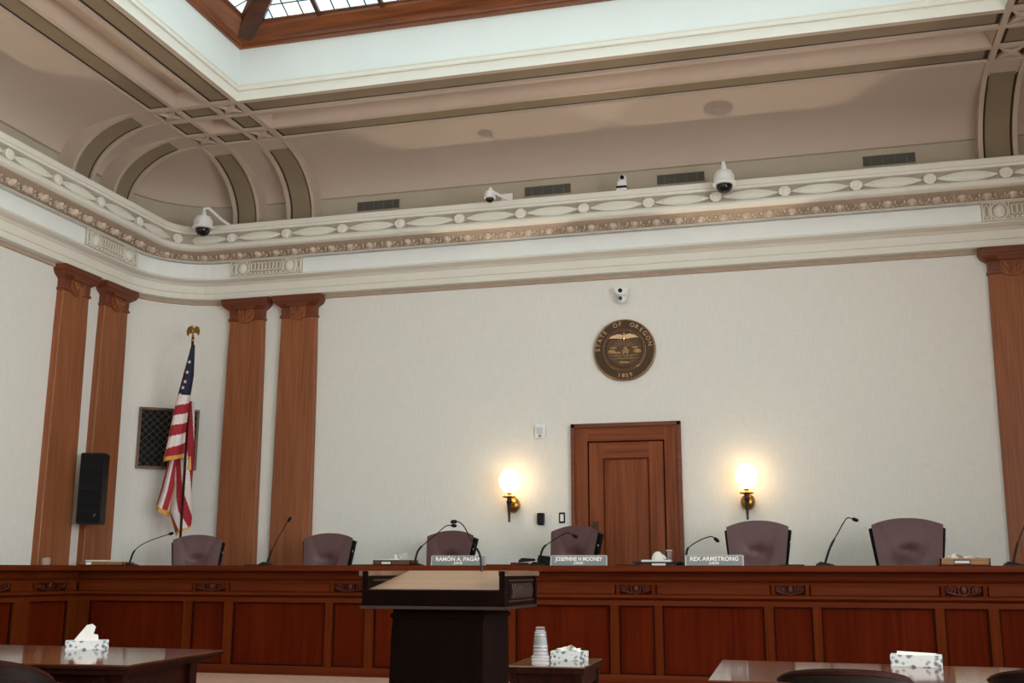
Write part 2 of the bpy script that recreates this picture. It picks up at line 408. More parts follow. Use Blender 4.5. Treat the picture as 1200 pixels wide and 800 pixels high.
# carved panels set in the white frieze above each pair of pilasters
cp = MB(); CW, CH = 1.16, .232
cp.cur = 1; cp.box((-CW / 2, -.012, 0), (CW / 2, 0, CH)); cp.cur = 0
for s in (-1, 1):
    cp.ball((s * .375, -.012, CH / 2), (.072, .05, .088), 12, 6)
    cp.tube([(s * .375 + .098 * cos(a), -.014, CH / 2 + .108 * sin(a)) for a in [2 * PI * k / 14 for k in range(15)]], .011, 5)
    for t in (-1, 1): cp.ball((s * .375 + t * .05, -.012, CH / 2 + .1), (.03, .02, .014), 6, 3)
    for e in (.475, .565): cp.box((s * e - .009, -.026, .015), (s * e + .009, -.01, CH - .015))
    cp.tube([(s * .52 + .028 * cos(a), -.016, CH / 2 + .085 * sin(a)) for a in [2 * PI * k / 12 for k in range(13)]], .009, 5)
    cp.box((s * .265 - .006, -.024, .03), (s * .265 + .006, -.01, CH - .01))
for k in range(-4, 5):
    x = k * .058
    cp.box((x - .008, -.026, .07), (x + .008, -.01, CH - .04)); cp.ball((x + .029, -.014, .075), (.016, .014, .012), 6, 3)
    cp.ball((x + .029, -.014, CH - .045), (.014, .014, .012), 6, 3); cp.ball((x, -.014, .035), (.02, .014, .016), 6, 3)
cp.box((-CW / 2, -.03, 0), (CW / 2, -.012, .012)); cp.box((-CW / 2, -.03, CH - .012), (CW / 2, -.012, CH))
cp_me = cp.mesh('carved_panel', ['plaster', 'panelground'])
zz = 5.418
part('carved_panel', cp_me, cor, (-7.50, D - .318, zz)); part('carved_panel', cp_me, cor, (2.80, D - .318, zz))
part('carved_panel', cp_me, cor, (XL + .318, 12.56, zz), (0, 0, PI / 2))

# ------------------------------------------------------------------ ceiling: coves, ribs, bands, well
ceil = sempty('ceiling')
OE = 1.54
def sweepc(prof, n=14):
    m = MB(); m.grid([[(x, y, z) for x, y in path(o, OE, CX0, CX1, n)] for o, z in prof]); return m
sweepc([(.30, 5.98), (.30, 6.490), (.335, 6.497)]).build('cove_base', 'covegrey', ceil, smooth=True)
NE = 12
sweepc([(OE - (OE - .335) * cos(PI / 2 * k / NE) , 6.497 + .452 * sin(PI / 2 * k / NE)) for k in range(NE + 1)]).build('cove', 'cove', ceil, smooth=True)
# arched ribs down the coves: cross-section stations over the width, border / recessed band / border
NA = 14
arc = [(.52, 6.0, -1, 0)] + [(OE - 1.02 * cos(PI / 2 * k / NA), 6.2 + (ZC - 6.2) * sin(PI / 2 * k / NA),) for k in range(NA + 1)]
def arc_pts():
    out = [((.52, 6.0), (1, 0))]
    for k in range(NA + 1):
        a = PI / 2 * k / NA
        n = Vector((cos(a) / 1.02, -sin(a) / .736)).normalized()
        out.append(((OE - 1.02 * cos(a), 6.2 + .736 * sin(a)), (n.x, n.y)))
    return out
def rib(w0, w1, side):
    """side: 'back' -> w is x, runs toward the back wall; 'left' -> w is y, runs toward the left wall; 'right'"""
    def P(w, o, z):
        return {'back': (w, D - o, z), 'left': (CX0 + o, w, z), 'right': (CX1 - o, w, z)}[side]
    def sec(st): return [[P(w, p[0] + n[0] * d, p[1] + n[1] * d) for w, d in st] for p, n in arc_pts()]
    b = .055
    m = MB(); m.grid(sec([(w0, -.3), (w0, 0), (w0 + b, 0), (w0 + b, -.045)])); m.grid(sec([(w1 - b, -.045), (w1 - b, 0), (w1, 0), (w1, -.3)]))
    r = m.build('arch_rib', 'rib', ceil, smooth=True)
    m = MB(); m.grid(sec([(w0 + b, -.03), (w0 + b + .028, -.036)])); m.cur = 1
    m.grid(sec([(w0 + b + .028, -.028), (w1 - b - .028, -.028)])); m.cur = 0
    m.grid(sec([(w1 - b - .028, -.036), (w1 - b, -.03)]))
    m.build('arch_band', ['bandline', 'band'], r, smooth=True)
A0, A1, B0, B1 = 1.54, 1.97, 2.40, 2.847
for a, b in ((A0, A1), (B0, B1)):
    rib(CX0 + a, CX0 + b, 'back'); rib(CX1 - b, CX1 - a, 'back'); rib(D - b, D - a, 'left'); rib(D - b, D - a, 'right')
# flat grid of ribs
WX0, WX1, WY1, WY0 = CX0 + B1, CX1 - B1, D - B1, 0.2
lines = [(1.54, 1.60), (1.91, 1.97), (2.40, 2.46), (2.77, 2.84)]
g = MB(); zt2 = ZC + .22
for a, b in lines:
    g.box((CX0 + 1.54, D - b, ZC), (CX1 - 1.54, D - a, zt2)); g.box((CX0 + a, YR, ZC + .002), (CX0 + b, D - 1.541, zt2)); g.box((CX1 - b, YR, ZC + .002), (CX1 - a, D - 1.541, zt2))
g.build('ceiling_rib', 'rib', ceil)
iv = {'b2': (1.60, 1.91), 'cof': (1.97, 2.40), 'b1': (2.46, 2.77)}
def band(x0, x1, y0, y1):
    e = .045; m = MB()
    m.box((x0, y0, ZC + .035), (x1, y1, ZC + .06)); m.cur = 1; m.box((x0 + e, y0 + e, ZC + .026), (x1 - e, y1 - e, ZC + .05))
    m.build('ceiling_band', ['bandline', 'band'], ceil)
def coffer(x0, x1, y0, y1):
    i = .09; z0, z1 = ZC + .01, ZC + .17
    m = MB(); q = [(x0, y0), (x1, y0), (x1, y1), (x0, y1)]; p = [(x0 + i, y0 + i), (x1 - i, y0 + i), (x1 - i, y1 - i), (x0 + i, y1 - i)]
    m.grid([[(x, y, z0) for x, y in q], [(x, y, z1) for x, y in p]], True); m.add([(x, y, z1) for x, y in p], [(0, 1, 2, 3)])
    m.build('coffer', 'rib', ceil)
def star(x0, x1, y0, y1):
    cx, cy, h = (x0 + x1) / 2, (y0 + y1) / 2, (x1 - x0) / 2
    bg = MB().box((x0, y0, ZC + .05), (x1, y1, ZC + .07)).build('star_ground', 'bandline', ceil)
    pts = []
    for k in range(8):
        r = h * 1.30 if k % 2 == 0 else h * .46; a = PI / 4 + PI / 4 * k; pts.append((cx + r * cos(a), cy + r * sin(a)))
    m = MB(); m.grid([[(x, y, ZC + .05) for x, y in pts], [(x, y, ZC + .012) for x, y in pts]], True)
    m.add([(x, y, ZC + .012) for x, y in pts] + [(cx, cy, ZC - .012)], [(k, (k + 1) % 8, 8) for k in range(8)])
    m.build('star', 'rib', ceil)
for sx in (0, 1):
    for kx, (a, b) in iv.items():
        X0, X1 = (CX0 + a, CX0 + b) if sx == 0 else (CX1 - b, CX1 - a)
        for ky, (c, d) in iv.items():
            (coffer if kx == 'cof' and ky == 'cof' else band if 'cof' in (kx, ky) else star)(X0, X1, D - d, D - c)
        (coffer if kx == 'cof' else band)(X0, X1, YR, WY1)
for k, (a, b) in iv.items(): (coffer if k == 'cof' else band)(WX0, WX1, D - b, D - a)
# slab over the ribs, rear return of the well
MB().box((XL - .2, YR - .2, ZC + .24), (WX0 - .02, D + .2, ZC + .4)).box((WX1 + .02, YR - .2, ZC + .24), (XR + .4, D + .2, ZC + .4)).box((WX0 - .02, WY1 + .02, ZC + .24), (WX1 + .02, D + .2, ZC + .4)).box((WX0 - .02, YR - .2, ZC), (WX1 + .02, WY0, ZC + .4)).build('ceiling_slab', 'rib', ceil)
# the well: four faces
def ring(prof, mat, name, smooth=False):
    m = MB(); m.grid([[(WX0 + o, WY0 + o, z), (WX0 + o, WY1 - o, z), (WX1 - o, WY1 - o, z), (WX1 - o, WY0 + o, z)] for o, z in prof], True)
    return m.build(name, mat, ceil, smooth)
ring([(.0, ZC), (.0, 7.06)], 'plaster', 'well_fascia')
ring([(.0, 7.06), (.03, 7.062), (.032, 7.085), (.018, 7.10), (.018, 7.118), (.03, 7.125), (.03, 7.14), (0, 7.15)], 'plaster', 'well_moulding')
ring([(.0, 7.15), (.0, 7.72)], 'well', 'well_wall')
# skylight
sky = sempty('window_1')
def sring(prof, name, side):
    m = MB()
    for p, q in zip(prof, prof[1:]):
        (o, z), (o2, z2) = p, q
        a = [(WX0 + o, WY0 + o, z), (WX0 + o, WY1 - o, z), (WX1 - o, WY1 - o, z), (WX1 - o, WY0 + o, z)]
        b = [(WX0 + o2, WY0 + o2, z2), (WX0 + o2, WY1 - o2, z2), (WX1 - o2, WY1 - o2, z2), (WX1 - o2, WY0 + o2, z2)]
        for k in ((0, 2) if side == 'y' else (1, 3)): m.add([a[k], a[(k + 1) % 4], b[(k + 1) % 4], b[k]], [(0, 1, 2, 3)])
    return m.build(name, 'skywy' if side == 'y' else 'skyw', sky)
fp = [(-.02, 7.63), (.04, 7.625), (.045, 7.66), (.07, 7.665), (.075, 7.70), (.10, 7.71), (.235, 7.80), (.24, 7.835), (.27, 7.84), (.27, 7.90)]
sring(fp, 'skylight_frame', 'x'); sring(fp, 'skylight_frame', 'y')
SL = math.radians(24); o0, z0 = .255, 7.845
def slope_pt(side, u, d):
    """point on a glass slope: u along the edge, d up the slope"""
    o = o0 + d * cos(SL); z = z0 + d * sin(SL)
    return (u, WY1 - o, z) if side == 'back' else (WX0 + o, u, z) if side == 'left' else (WX1 - o, u, z) if side == 'right' else (u, WY0 + o, z)
PW, PH = .205, .20
def pane_me(side, u0, u1, d0, d1, m):
    g = .008; m.add([slope_pt(side, u0 + g, d0 + g), slope_pt(side, u1 - g, d0 + g), slope_pt(side, u1 - g, d1 - g), slope_pt(side, u0 + g, d1 - g)], [(0, 1, 2, 3)])
ROWS = 16
rest = [MB() for _ in PANES]; lead = MB()
for side in ('back', 'left', 'right', 'front'):
    ua, ub = (WX0, WX1) if side in ('back', 'front') else (WY0, WY1)
    for r in range(ROWS):
        d0, d1 = r * PH, (r + 1) * PH; o = o0 + d0 * cos(SL)
        n = int((ub - ua - 2 * o) / PW) - 1
        st = ua + o + .10
        for c in range(n):
            u0 = st + (ub - ua - 2 * o - .2 - n * PW) / 2 + c * PW if False else (ua + o0 + .12 + math.ceil((o - o0) / PW) * PW + c * PW)
            if u0 + PW > ub - o - .05: break
            k = random.randrange(len(PANES))
            near = (side == 'back' and u0 < -2.6 and r < 3) or (side == 'left' and u0 > 9.2 and r < 3)
            if near:
                m = MB(); pane_me(side, u0, u0 + PW, d0, d1, m); m.build('pane', PANES[k], sky)
            else: pane_me(side, u0, u0 + PW, d0, d1, rest[k])
    # leads
    for r in range(ROWS + 1):
        o = o0 + r * PH * cos(SL)
        lead.tube([Vector(slope_pt(side, ua + o, r * PH)), Vector(slope_pt(side, ub - o, r * PH))], .011, 4)
    u = ua + o0 + .12
    while u < ub - o0:
        dm = min(u - ua, ub - u) - o0; dm = min(dm / cos(SL), ROWS * PH)
        if dm > .02: lead.tube([Vector(slope_pt(side, u, 0)), Vector(slope_pt(side, u, dm))], .010, 4)
        u += PW
for k, m in enumerate(rest):
    if m.f: o = m.build('pane_field', PANES[k], sky); o['kind'] = 'stuff'
lo = lead.build('lead_lines', 'grilled', sky); lo['kind'] = 'stuff'
# glazing beams every four panes and the hip beams in the corners
for side in ('back', 'left'):
    ua, ub = (WX0, WX1) if side == 'back' else (WY0, WY1)
    for k in range(1, 11):
        u = ua + o0 + .12 + 4 * PW * k
        if u > ub - .6: break
        dm = min(min(u - ua, ub - u) - o0, 3.0) / cos(SL)
        a, b = Vector(slope_pt(side, u, 0)), Vector(slope_pt(side, u, dm)); q = Vector((0, 0, -.05))
        w = Vector((.025, 0, 0)) if side == 'back' else Vector((0, .025, 0))
        vs = [a - w, a + w, b + w, b - w]; MB().add([v for v in vs] + [v + q for v in vs], [(0, 1, 2, 3), (4, 5, 6, 7), (0, 1, 5, 4), (1, 2, 6, 5), (2, 3, 7, 6), (3, 0, 4, 7)]).build('glazing_beam', 'hip', sky)
dmax = ROWS * PH
top_o = o0 + dmax * cos(SL); top_z = z0 + dmax * sin(SL)
for cx, sx in ((WX0, 1), (WX1, -1)):
    for cy, sy in ((WY1, -1), (WY0, 1)):
        a = Vector((cx + sx * .12, cy + sy * .12, 7.79)); b = Vector((cx + sx * top_o, cy + sy * top_o, top_z))
        w = Vector((-sx * sy, 1, 0)).normalized() * .10 if True else None
        w = Vector((1, -sx * sy, 0)).normalized() * .15
        dn = Vector((0, 0, -.10)); up = Vector((0, 0, .12)); m = MB()
        vs = [a - w + up, a + w + up, a + w + dn * .4, a + w * .7 + dn, a - w * .7 + dn, a - w + dn * .4]
        vs2 = [v + (b - a) for v in vs]
        m.add(vs + vs2, [tuple(range(6)), tuple(range(11, 5, -1))] + [(i, (i + 1) % 6, (i + 1) % 6 + 6, i + 6) for i in range(6)])
        m.build('hip_beam', 'hip', sky)
MB().box((WX0 + top_o - .02, WY0 + top_o - .02, top_z), (WX1 - top_o + .02, WY1 - top_o + .02, top_z + .05)).build('ridge_panel', PANES[1], sky)
MB().box((WX0 - .6, WY0 - .6, 9.6), (WX1 + .6, WY1 + .6, 9.7)).build('roof_cover', 'blackm', sky)

# ------------------------------------------------------------------ pilasters
def pilaster_mesh():
    P = {}
    m = MB(); zs = [ZP, 1.3, 2.4, 3.4, 4.3, 4.80]
    hw = [.315, .308, .30, .292, .282, .270]
    m.grid([[(-w, 0, z), (-w, -.09, z), (-w + .012, -.10, z), (w - .012, -.10, z), (w, -.09, z), (w, 0, z)] for w, z in zip(hw, zs)])
    P['shaft'] = m.mesh('shaft', 'pil')
    m = MB()
    pf = [(.270, .10, 4.80), (.288, .115, 4.805), (.288, .118, 4.835), (.272, .105, 4.845), (.275, .108, 4.955), (.30, .125, 4.975), (.34, .155, 5.0), (.365, .175, 5.03), (.36, .178, 5.045), (.375, .19, 5.05), (.375, .19, 5.128)]
    m.grid([[(-w, 0, z), (-w, -d, z), (w, -d, z), (w, 0, z)] for w, d, z in pf]); m.add([(-.375, 0, 5.128), (-.375, -.19, 5.128), (.375, -.19, 5.128), (.375, 0, 5.128)], [(0, 1, 2, 3)])
    m.box((-.17, -.165, 4.965), (.17, -.1, 5.035))
    P['capital'] = m.mesh('capital', 'cap')
    m = MB()
    m.prism([(-.135, 4.97), (.135, 4.97), (.135, 4.82), (.07, 4.775), (0, 4.76), (-.07, 4.775), (-.135, 4.82)], -.128, -.1)
    for s in (-1, 1):
        m.tube([(s * .01, -.135, 4.79), (s * .055, -.155, 4.86), (s * .11, -.14, 4.955)], [.012, .03, .012], 6)
        m.tube([(s * .01, -.135, 4.80), (s * .02, -.16, 4.87), (s * .035, -.14, 4.95)], [.012, .022, .01], 6)
    P['carved_leaf'] = m.mesh('carved_leaf', 'pil', True)
    return P
PM = pilaster_mesh()
def pilaster(label, loc, rz):
    t = thing('pilaster', label, 'pilaster', loc, rz, 'wooden pilasters')
    s = part('shaft', PM['shaft'], t); c = part('capital', PM['capital'], t); part('carved_leaf', PM['carved_leaf'], c)
pilaster('wooden pilaster farthest left, on the left wall beside the black speaker', (XL, 12.19, 0), PI / 2)
pilaster('wooden pilaster on the left wall directly behind the black speaker', (XL, 13.08, 0), PI / 2)
pilaster('wooden pilaster immediately right of the flag', (-7.905, D, 0), 0)
pilaster('wooden pilaster at the left end of the wide back wall, right one of its pair', (-7.065, D, 0), 0)
pilaster('wooden pilaster at the right edge of the picture', (2.55, D, 0), 0)
pilaster('wooden pilaster outside the right edge, right one of its pair', (3.39, D, 0), 0)

# ------------------------------------------------------------------ platform, door
struct(MB().box((XL, 12.85, 0), (XR, D, ZP)).build('floor_platform', 'carpet'))
dr = sempty('door_1')
dx0, dx1, dzt = -3.035, -1.585, 3.108
cw = .215
MB().box((dx0, D - .03, ZP), (dx0 + cw, D, dzt)).box((dx1 - cw, D - .03, ZP), (dx1, D, dzt)).build('side_casing', 'door', dr)
MB().box((dx0 + cw, D - .03, dzt - cw - .015), (dx1 - cw, D, dzt)).build('head_casing', 'doorh', dr)
m = MB(); e = .045
m.box((dx0 - .004, D - .065, ZP), (dx0 + e, D, dzt)); m.box((dx1 - e, D - .065, ZP), (dx1 + .004, D, dzt)); m.box((dx0, D - .065, dzt - e), (dx1, D, dzt + .004)); m.build('outer_moulding', 'cap', dr)
lx0, lx1, lz = dx0 + cw, dx1 - cw, dzt - cw - .015
MB().box((lx0, D - .006, ZP), (lx0 + .02, D - .028, lz)).box((lx1 - .02, D - .006, ZP), (lx1, D - .028, lz)).box((lx0, D - .006, lz - .02), (lx1, D - .028, lz)).build('stop', 'carvedark', dr)
leaf = MB().box((lx0 + .02, D - .012, ZP), (lx1 - .02, D - .002, lz - .02)).build('door_panel', 'door', dr)
sx = .205
MB().box((lx0 + .02, D - .022, ZP), (lx0 + sx, D - .01, lz - .02)).box((lx1 - sx, D - .022, ZP), (lx1 - .02, D - .01, lz - .02)).build('stile', 'door', dr)
MB().box((lx0 + sx, D - .022, lz - .225), (lx1 - sx, D - .01, lz - .02)).build('rail', 'doorh', dr)
MB().frame(lx0 + sx, 1.1, lx1 - sx, lz - .225, .022, D - .032, D - .012).build('panel_moulding', 'bx', dr)
k = on_y(698, 626, D - .05)
h = MB().box((k.x - .055, D - .03, k.z - .17), (k.x + .035, D - .02, k.z + .17)).build('lock_plate', 'bronze', dr)
MB().lathe([(.012, 0), (.012, .03), (.03, .035), (.034, .055), (.02, .07), (.002, .072)], 12, Matrix.Translation((k.x + .0, D - .03, k.z - .03)) @ Matrix.Rotation(PI / 2, 4, 'X')).build('door_knob', 'steel', h, True)

# ------------------------------------------------------------------ judges' bench
bench = thing('judges_bench', 'long red-brown panelled judges\' bench across the room below the chairs', 'bench')
BY = 12.1
C0 = Vector((-8.874, BY))
def run(orig, d, nrm, L, panels, orns, mat_h):
    """panels: (u0,u1) of sunk panels; orns: (u0,u1) of carved blocks in the upper frieze"""
    T = Matrix(((d.x, -nrm.x, 0, orig.x), (d.y, -nrm.y, 0, orig.y), (0, 0, 1, 0), (0, 0, 0, 1)))   # local x = u, -y = outward
    def bld(m, n, mat, sm=False): 
        o = m.build(n, mat, bench, sm); o.matrix_local = T; return o
    bld(MB().box((0, .042, .112), (L, .06, 1.1)), 'backing', 'bz')
    us = [0] + [v for p in panels for v in p] + [L]
    for i in range(0, len(us), 2):
        if us[i + 1] - us[i] > .01: bld(MB().box((us[i], -.005, .112), (us[i + 1], .04, .832)), 'stile', 'bz')
    for a, b in panels:
        bld(MB().box((a + .012, .032, .12), (b - .012, .040, .825)), 'panel', 'bp')
        m = MB(); m.frame(a, .112, b, .832, .016, .012, .041); bld(m, 'panel_moulding', 'carvedark')  # dark wood here paints the shadow line round the sunk panel
    bld(MB().box((0, -.006, .832), (L, .04, .888)), 'top_rail', mat_h)
    bld(MB().prism([(.01, .888), (-.045, .912), (-.05, .918), (-.05, .938), (-.035, .948), (.02, .952)], 0, L, 'yz'), 'belt_rail', mat_h)
    fr = [0] + [v for o in orns for v in (o[0] - .05, o[1] + .05)] + [L]
    for i in range(0, len(fr), 2):
        a, b = fr[i], fr[i + 1]
        if b - a > .06: bld(MB().box((a + .012, .004, .955), (b - .012, .03, 1.06)), 'frieze_panel', mat_h)
    for a, b in orns:
        for q in (a - .045, b + .008):
            bld(MB().box((q, -.01, .95), (q + .037, .03, 1.075)), 'block', 'bz')
        c = (a + b) / 2; w = b - a
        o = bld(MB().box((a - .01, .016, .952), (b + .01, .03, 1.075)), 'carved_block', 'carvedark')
        m = MB(); zc = 1.012; s0 = w / .36
        m.ball((c, .014, zc), (.034, .02, .045), 10, 6)
        m.tube([(c + .052 * cos(t), .012, zc + .054 * sin(t)) for t in [2 * PI * i / 14 for i in range(15)]], .008, 5)
        for s in (-1, 1):
            sp = [(c + s * s0 * (.115 + .042 * (1 - i / 20) * cos(i * .55)), .012, zc - .008 + .042 * (1 - i / 22) * sin(i * .55)) for i in range(17)]
            m.tube(sp, .0085, 5); m.ball((c + s * s0 * .115, .012, zc - .008), (.013, .014, .013), 6, 4)
            m.tube([(c + s * .04, .012, .965), (c + s * s0 * .09, .008, .972), (c + s * s0 * .165, .012, .995), (c + s * s0 * .172, .012, 1.045)], [.006, .011, .009, .005], 5)
            m.ball((c + s * s0 * .07, .012, 1.045), (.02, .012, .012), 6, 4); m.ball((c + s * s0 * .15, .012, 1.05), (.018, .012, .01), 6, 4)
        oo = m.build('carved_scroll', 'carve', o, True)
    bld(MB().prism([(.09, 1.05), (-.008, 1.05), (-.012, 1.075), (.02, 1.09), (.05, 1.105), (.06, 1.14), (.05, 1.17), (.01, 1.186), (-.10, 1.19), (-.10, 1.195), (.09, 1.195)], -.085, L + .085, 'yz'), 'cove_moulding', mat_h)
    bld(MB().prism([(.03, .045), (-.03, .045), (-.03, .095), (-.015, .112), (.03, .112)], 0, L, 'yz'), 'base_moulding', mat_h)
    bld(MB().box((0, -.015, 0), (L, .05, .045)), 'plinth', mat_h)
def U(px, py=709): return on_y(px, py, BY).x - C0.x
pan = [(104, 215), (225, 263), (273, 381.5), (390, 428), (438, 549), (557, 593.5), (604, 715), (725, 767), (776, 895.5), (906, 952), (962, 1095), (1106, 1158)]
pan = [(U(a), U(b)) for a, b in pan]
pan[5] = (pan[5][0], pan[5][1] - .13); pan[4] = (pan[4][0], pan[4][1] - .03)
pan[5] = (pan[4][1] + .1, pan[6][0] - .115)
pan += [(U(1170), U(1170) + 1.22), (U(1170) + 1.32, U(1170) + 1.74)]
orn = [(230, 264), (392, 427), (559, 592), (727, 763), (909, 943), (1108, 1151)]
orn = [(U(a, 689), U(b, 689)) for a, b in orn]
q = sum(pan[5]) / 2; orn[2] = (q - .18, q + .18)
LM = 4.7 - C0.x
run(C0, Vector((1, 0)), Vector((0, -1)), LM, pan, orn, 'bx')
wd = Vector((-.10, -1)).normalized(); wn = Vector((-wd.y, wd.x))
if wn.x < 0: wn = -wn
def Uw(px, py):
    r = _Fd(px, py); # intersect vertical plane through C0 along wd
    s = (C0.x * wn.x + C0.y * wn.y) / (r.x * wn.x + r.y * wn.y); p = r * s
    return (Vector((p.x, p.y)) - C0).dot(wd)
LW = 4.2
wo = C0 + wd * LW
wpan = [(Uw(79, 715), Uw(34, 715)), (Uw(15, 715), Uw(15, 715) + 1.1), (Uw(15, 715) + 1.2, Uw(15, 715) + 1.65)]
worn = [(Uw(77, 689), Uw(43, 689)), (Uw(12, 689), Uw(12, 689) + .36)]
rv = lambda L: sorted([(LW - b, LW - a) for a, b in L])
run(wo, -wd, wn, LW, rv(wpan), rv(worn), 'by')
# worktop: one slab, mitred at the corner
def corner_off(o):  # offset corner outward by o
    # intersection of y = BY-o line with wing line offset o along wn
    y = BY - o; p = C0 + wn * o; t = (y - p.y) / wd.y; return p + wd * t
a, b = corner_off(.12), corner_off(-.72)
wl0 = a + wd * (LW - .1); wl1 = b + wd * (LW + .05)
MB().prism([(a.x, a.y), (4.7, BY - .12), (4.7, BY + .72), (max(b.x, XL + .115), b.y), (max(wl1.x, XL + .115), wl1.y), (wl0.x, wl0.y)], 1.195, 1.256, 'xy').build('worktop', 'bx', bench, bevel=.006)
MB().box((-8.8, BY + .28, .02), (4.6, BY + .31, 1.195)).build('rear_panel', 'bz', bench)
struct(MB().box((XL, BY - 1.6, 0), (XR, BY + .9, .012)).build('floor_strip', 'carpet2'))

# ------------------------------------------------------------------ judge chairs
def chair_meshes():
    P = {}
    # backrest: width tapers to the bottom, crowned top; dished front. local: faces -y, z=0 floor of platform
    def outline(t):  # t 0 bottom .. 1 top -> half width
        return .27 + .10 * t ** .8
    nu, nv = 24, 24; z0, z1 = .46, 1.20
    def surf(u, v, off):
        hw = outline(v) - .012 * (off > 0)
        crown = .075 * (1 - abs(u) ** 2.2) * v ** 3
        x = u * hw; z = z0 + (z1 - z0) * v + crown
        lean = .10 * v + .05 * v * v
        dish = -.075 * u * u * (1 - .3 * v)
        pad = .03 * (1 - abs(u) ** 4) * (1 - abs(2 * v - 1) ** 6)
        tuft = -.075 * math.exp(-((u * 2.6) ** 2 + ((v - .56) * 9) ** 2)) - .012 * math.exp(-(((abs(u) - (v - .2) * .9) * 9) ** 2)) * (1 if v > .25 else 0) + .03 * math.exp(-((v - .36) ** 2) * 40) * (1 - u * u)
        y = lean + dish - (pad + tuft if off == 0 else 0) + off
        return (x, y, z)
    m = MB()
    fr = [[surf(-1 + 2 * i / nu, j / nv, 0) for i in range(nu + 1)] for j in range(nv + 1)]
    m.grid(fr)
    bk = [[surf(-1 + 2 * i / nu, j / nv, .03) for i in range(nu + 1)] for j in range(nv + 1)]
    edge_f = [fr[0][i] for i in range(nu + 1)] + [fr[j][nu] for j in range(1, nv + 1)] + [fr[nv][i] for i in range(nu - 1, -1, -1)] + [fr[j][0] for j in range(nv - 1, 0, -1)]
    edge_b = [bk[0][i] for i in range(nu + 1)] + [bk[j][nu] for j in range(1, nv + 1)] + [bk[nv][i] for i in range(nu - 1, -1, -1)] + [bk[j][0] for j in range(nv - 1, 0, -1)]
    m.grid([edge_f, edge_b], True)
    P['backrest'] = m.mesh('backrest', 'leather', True)
    m = MB(); sh = []
    for j in range(nv + 1):
        row = []
        for i in range(nu + 1):
            x, y, z = surf(-1 + 2 * i / nu, j / nv * .96, .035); row.append((x * 1.12, y + .015, z - .012))
        sh.append(row)
    sh2 = [[(x, y + .07, z) for x, y, z in r] for r in sh]
    m.grid(sh); m.grid(sh2)
    ef = [sh[0][i] for i in range(nu + 1)] + [sh[j][nu] for j in range(1, nv + 1)] + [sh[nv][i] for i in range(nu - 1, -1, -1)] + [sh[j][0] for j in range(nv - 1, 0, -1)]
    eb = [(x, y + .07, z) for x, y, z in ef]; m.grid([ef, eb], True)
    P['back_shell'] = m.mesh('back_shell', 'blackm', True)
    m = MB(); m.box((-.27, -.42, .40), (.27, .06, .52)); P['seat'] = m.mesh('seat', 'leather', True, .03)
    m = MB(); m.box((-.33, -.30, .66), (-.27, .02, .70)); m.box((-.32, -.02, .44), (-.285, .03, .68)); m.box((-.32, -.26, .44), (-.285, -.2, .68)); P['armrest'] = m.mesh('armrest', 'blackm', False, .008)
    m = MB(); m.lathe([(.03, .10), (.03, .40)], 10, Matrix.Translation((0, -.15, 0))); P['gas_column'] = m.mesh('gas_column', 'blackm')
    m = MB()
    for k in range(5):
        a = 2 * PI * k / 5 + .3; m.tube([(0, -.15, .11), (.30 * cos(a), -.15 + .30 * sin(a), .06)], [.03, .02], 6); m.ball((.30 * cos(a), -.15 + .30 * sin(a), .03), .03, 8, 5)
    P['star_base'] = m.mesh('star_base', 'blackm')
    m = MB().ball((.385, .06, 1.02), (.006, .012, .016), 6, 4); P['shell_button'] = m.mesh('shell_button', 'silver')
    return P
CM = chair_meshes()
def judge_chair(label, px, top_px, y, rz, sc=1.0):
    p = on_y(px, top_px, y); zt = p.z
    s = (zt - ZP) / 1.275 if sc is None else sc
    t = thing('judge_chair', label, 'chair', (p.x, y, ZP), rz, 'burgundy chairs behind the bench')
    t.scale = (sc, sc, (zt - ZP) / 1.275)
    for n in ('backrest', 'back_shell', 'seat', 'gas_column', 'star_base'): o = part(n, CM[n], t); sh = o if n == 'back_shell' else None if n != 'back_shell' else None
    b = [c for c in t.children if c.name.startswith('back_shell')][0]; part('shell_button', CM['shell_button'], b)
    part('armrest', CM['armrest'], t); a2 = part('armrest', CM['armrest'], t, (.60, 0, 0))
judge_chair('burgundy leather chair below the flag', 231, 626, 12.98, .38, .86)
judge_chair('burgundy leather chair at the pilaster pair, second from the left', 382.5, 624, 13.3, .10, .90)
judge_chair('burgundy leather chair behind the nameplate nearest the lectern', 524, 621, 13.45, -.16, .90)
judge_chair('burgundy leather chair in front of the door\'s left casing', 669, 615, 13.4, -.30, .90)
judge_chair('burgundy leather chair directly below the right wall sconce', 886, 609, 12.95, -.04, .95)
judge_chair('burgundy leather chair at the far right, beside the pale wooden tray', 1063, 606, 12.95, .0, 1.02)

# ------------------------------------------------------------------ sconces
def sconce_meshes():
    P = {}
    TY = Matrix.Rotation(PI / 2, 4, 'X')
    P['wall_plate'] = MB().ball((0, -.05, 0), (.092, .065, .105), 16, 10).mesh('wall_plate', 'brass', True)
    P['bracket'] = MB().tube([(0, -.06, .0), (0, -.12, .02), (0, -.26, .03)], [.035, .028, .03], 8).mesh('bracket', 'brass', True)
    P['torch_stem'] = MB().lathe([(.004, -.235), (.016, -.225), (.014, -.20), (.028, .0), (.04, .03), (.03, .06), (.03, .085)], 12, Matrix.Translation((0, -.27, 0))).mesh('torch_stem', 'bronze', True)
    P['cup'] = MB().lathe([(.03, .08), (.085, .088), (.09, .10), (.06, .112), (.03, .14), (.045, .155)], 16, Matrix.Translation((0, -.27, 0))).mesh('cup', 'brass', True)
    P['globe'] = MB().lathe([(.045, .15), (.09, .185), (.125, .24), (.138, .30), (.13, .36), (.105, .405), (.08, .42), (.085, .445), (.06, .45)], 18, Matrix.Translation((0, -.27, 0))).mesh('globe', 'globe', True)
    return P
SM = sconce_meshes()
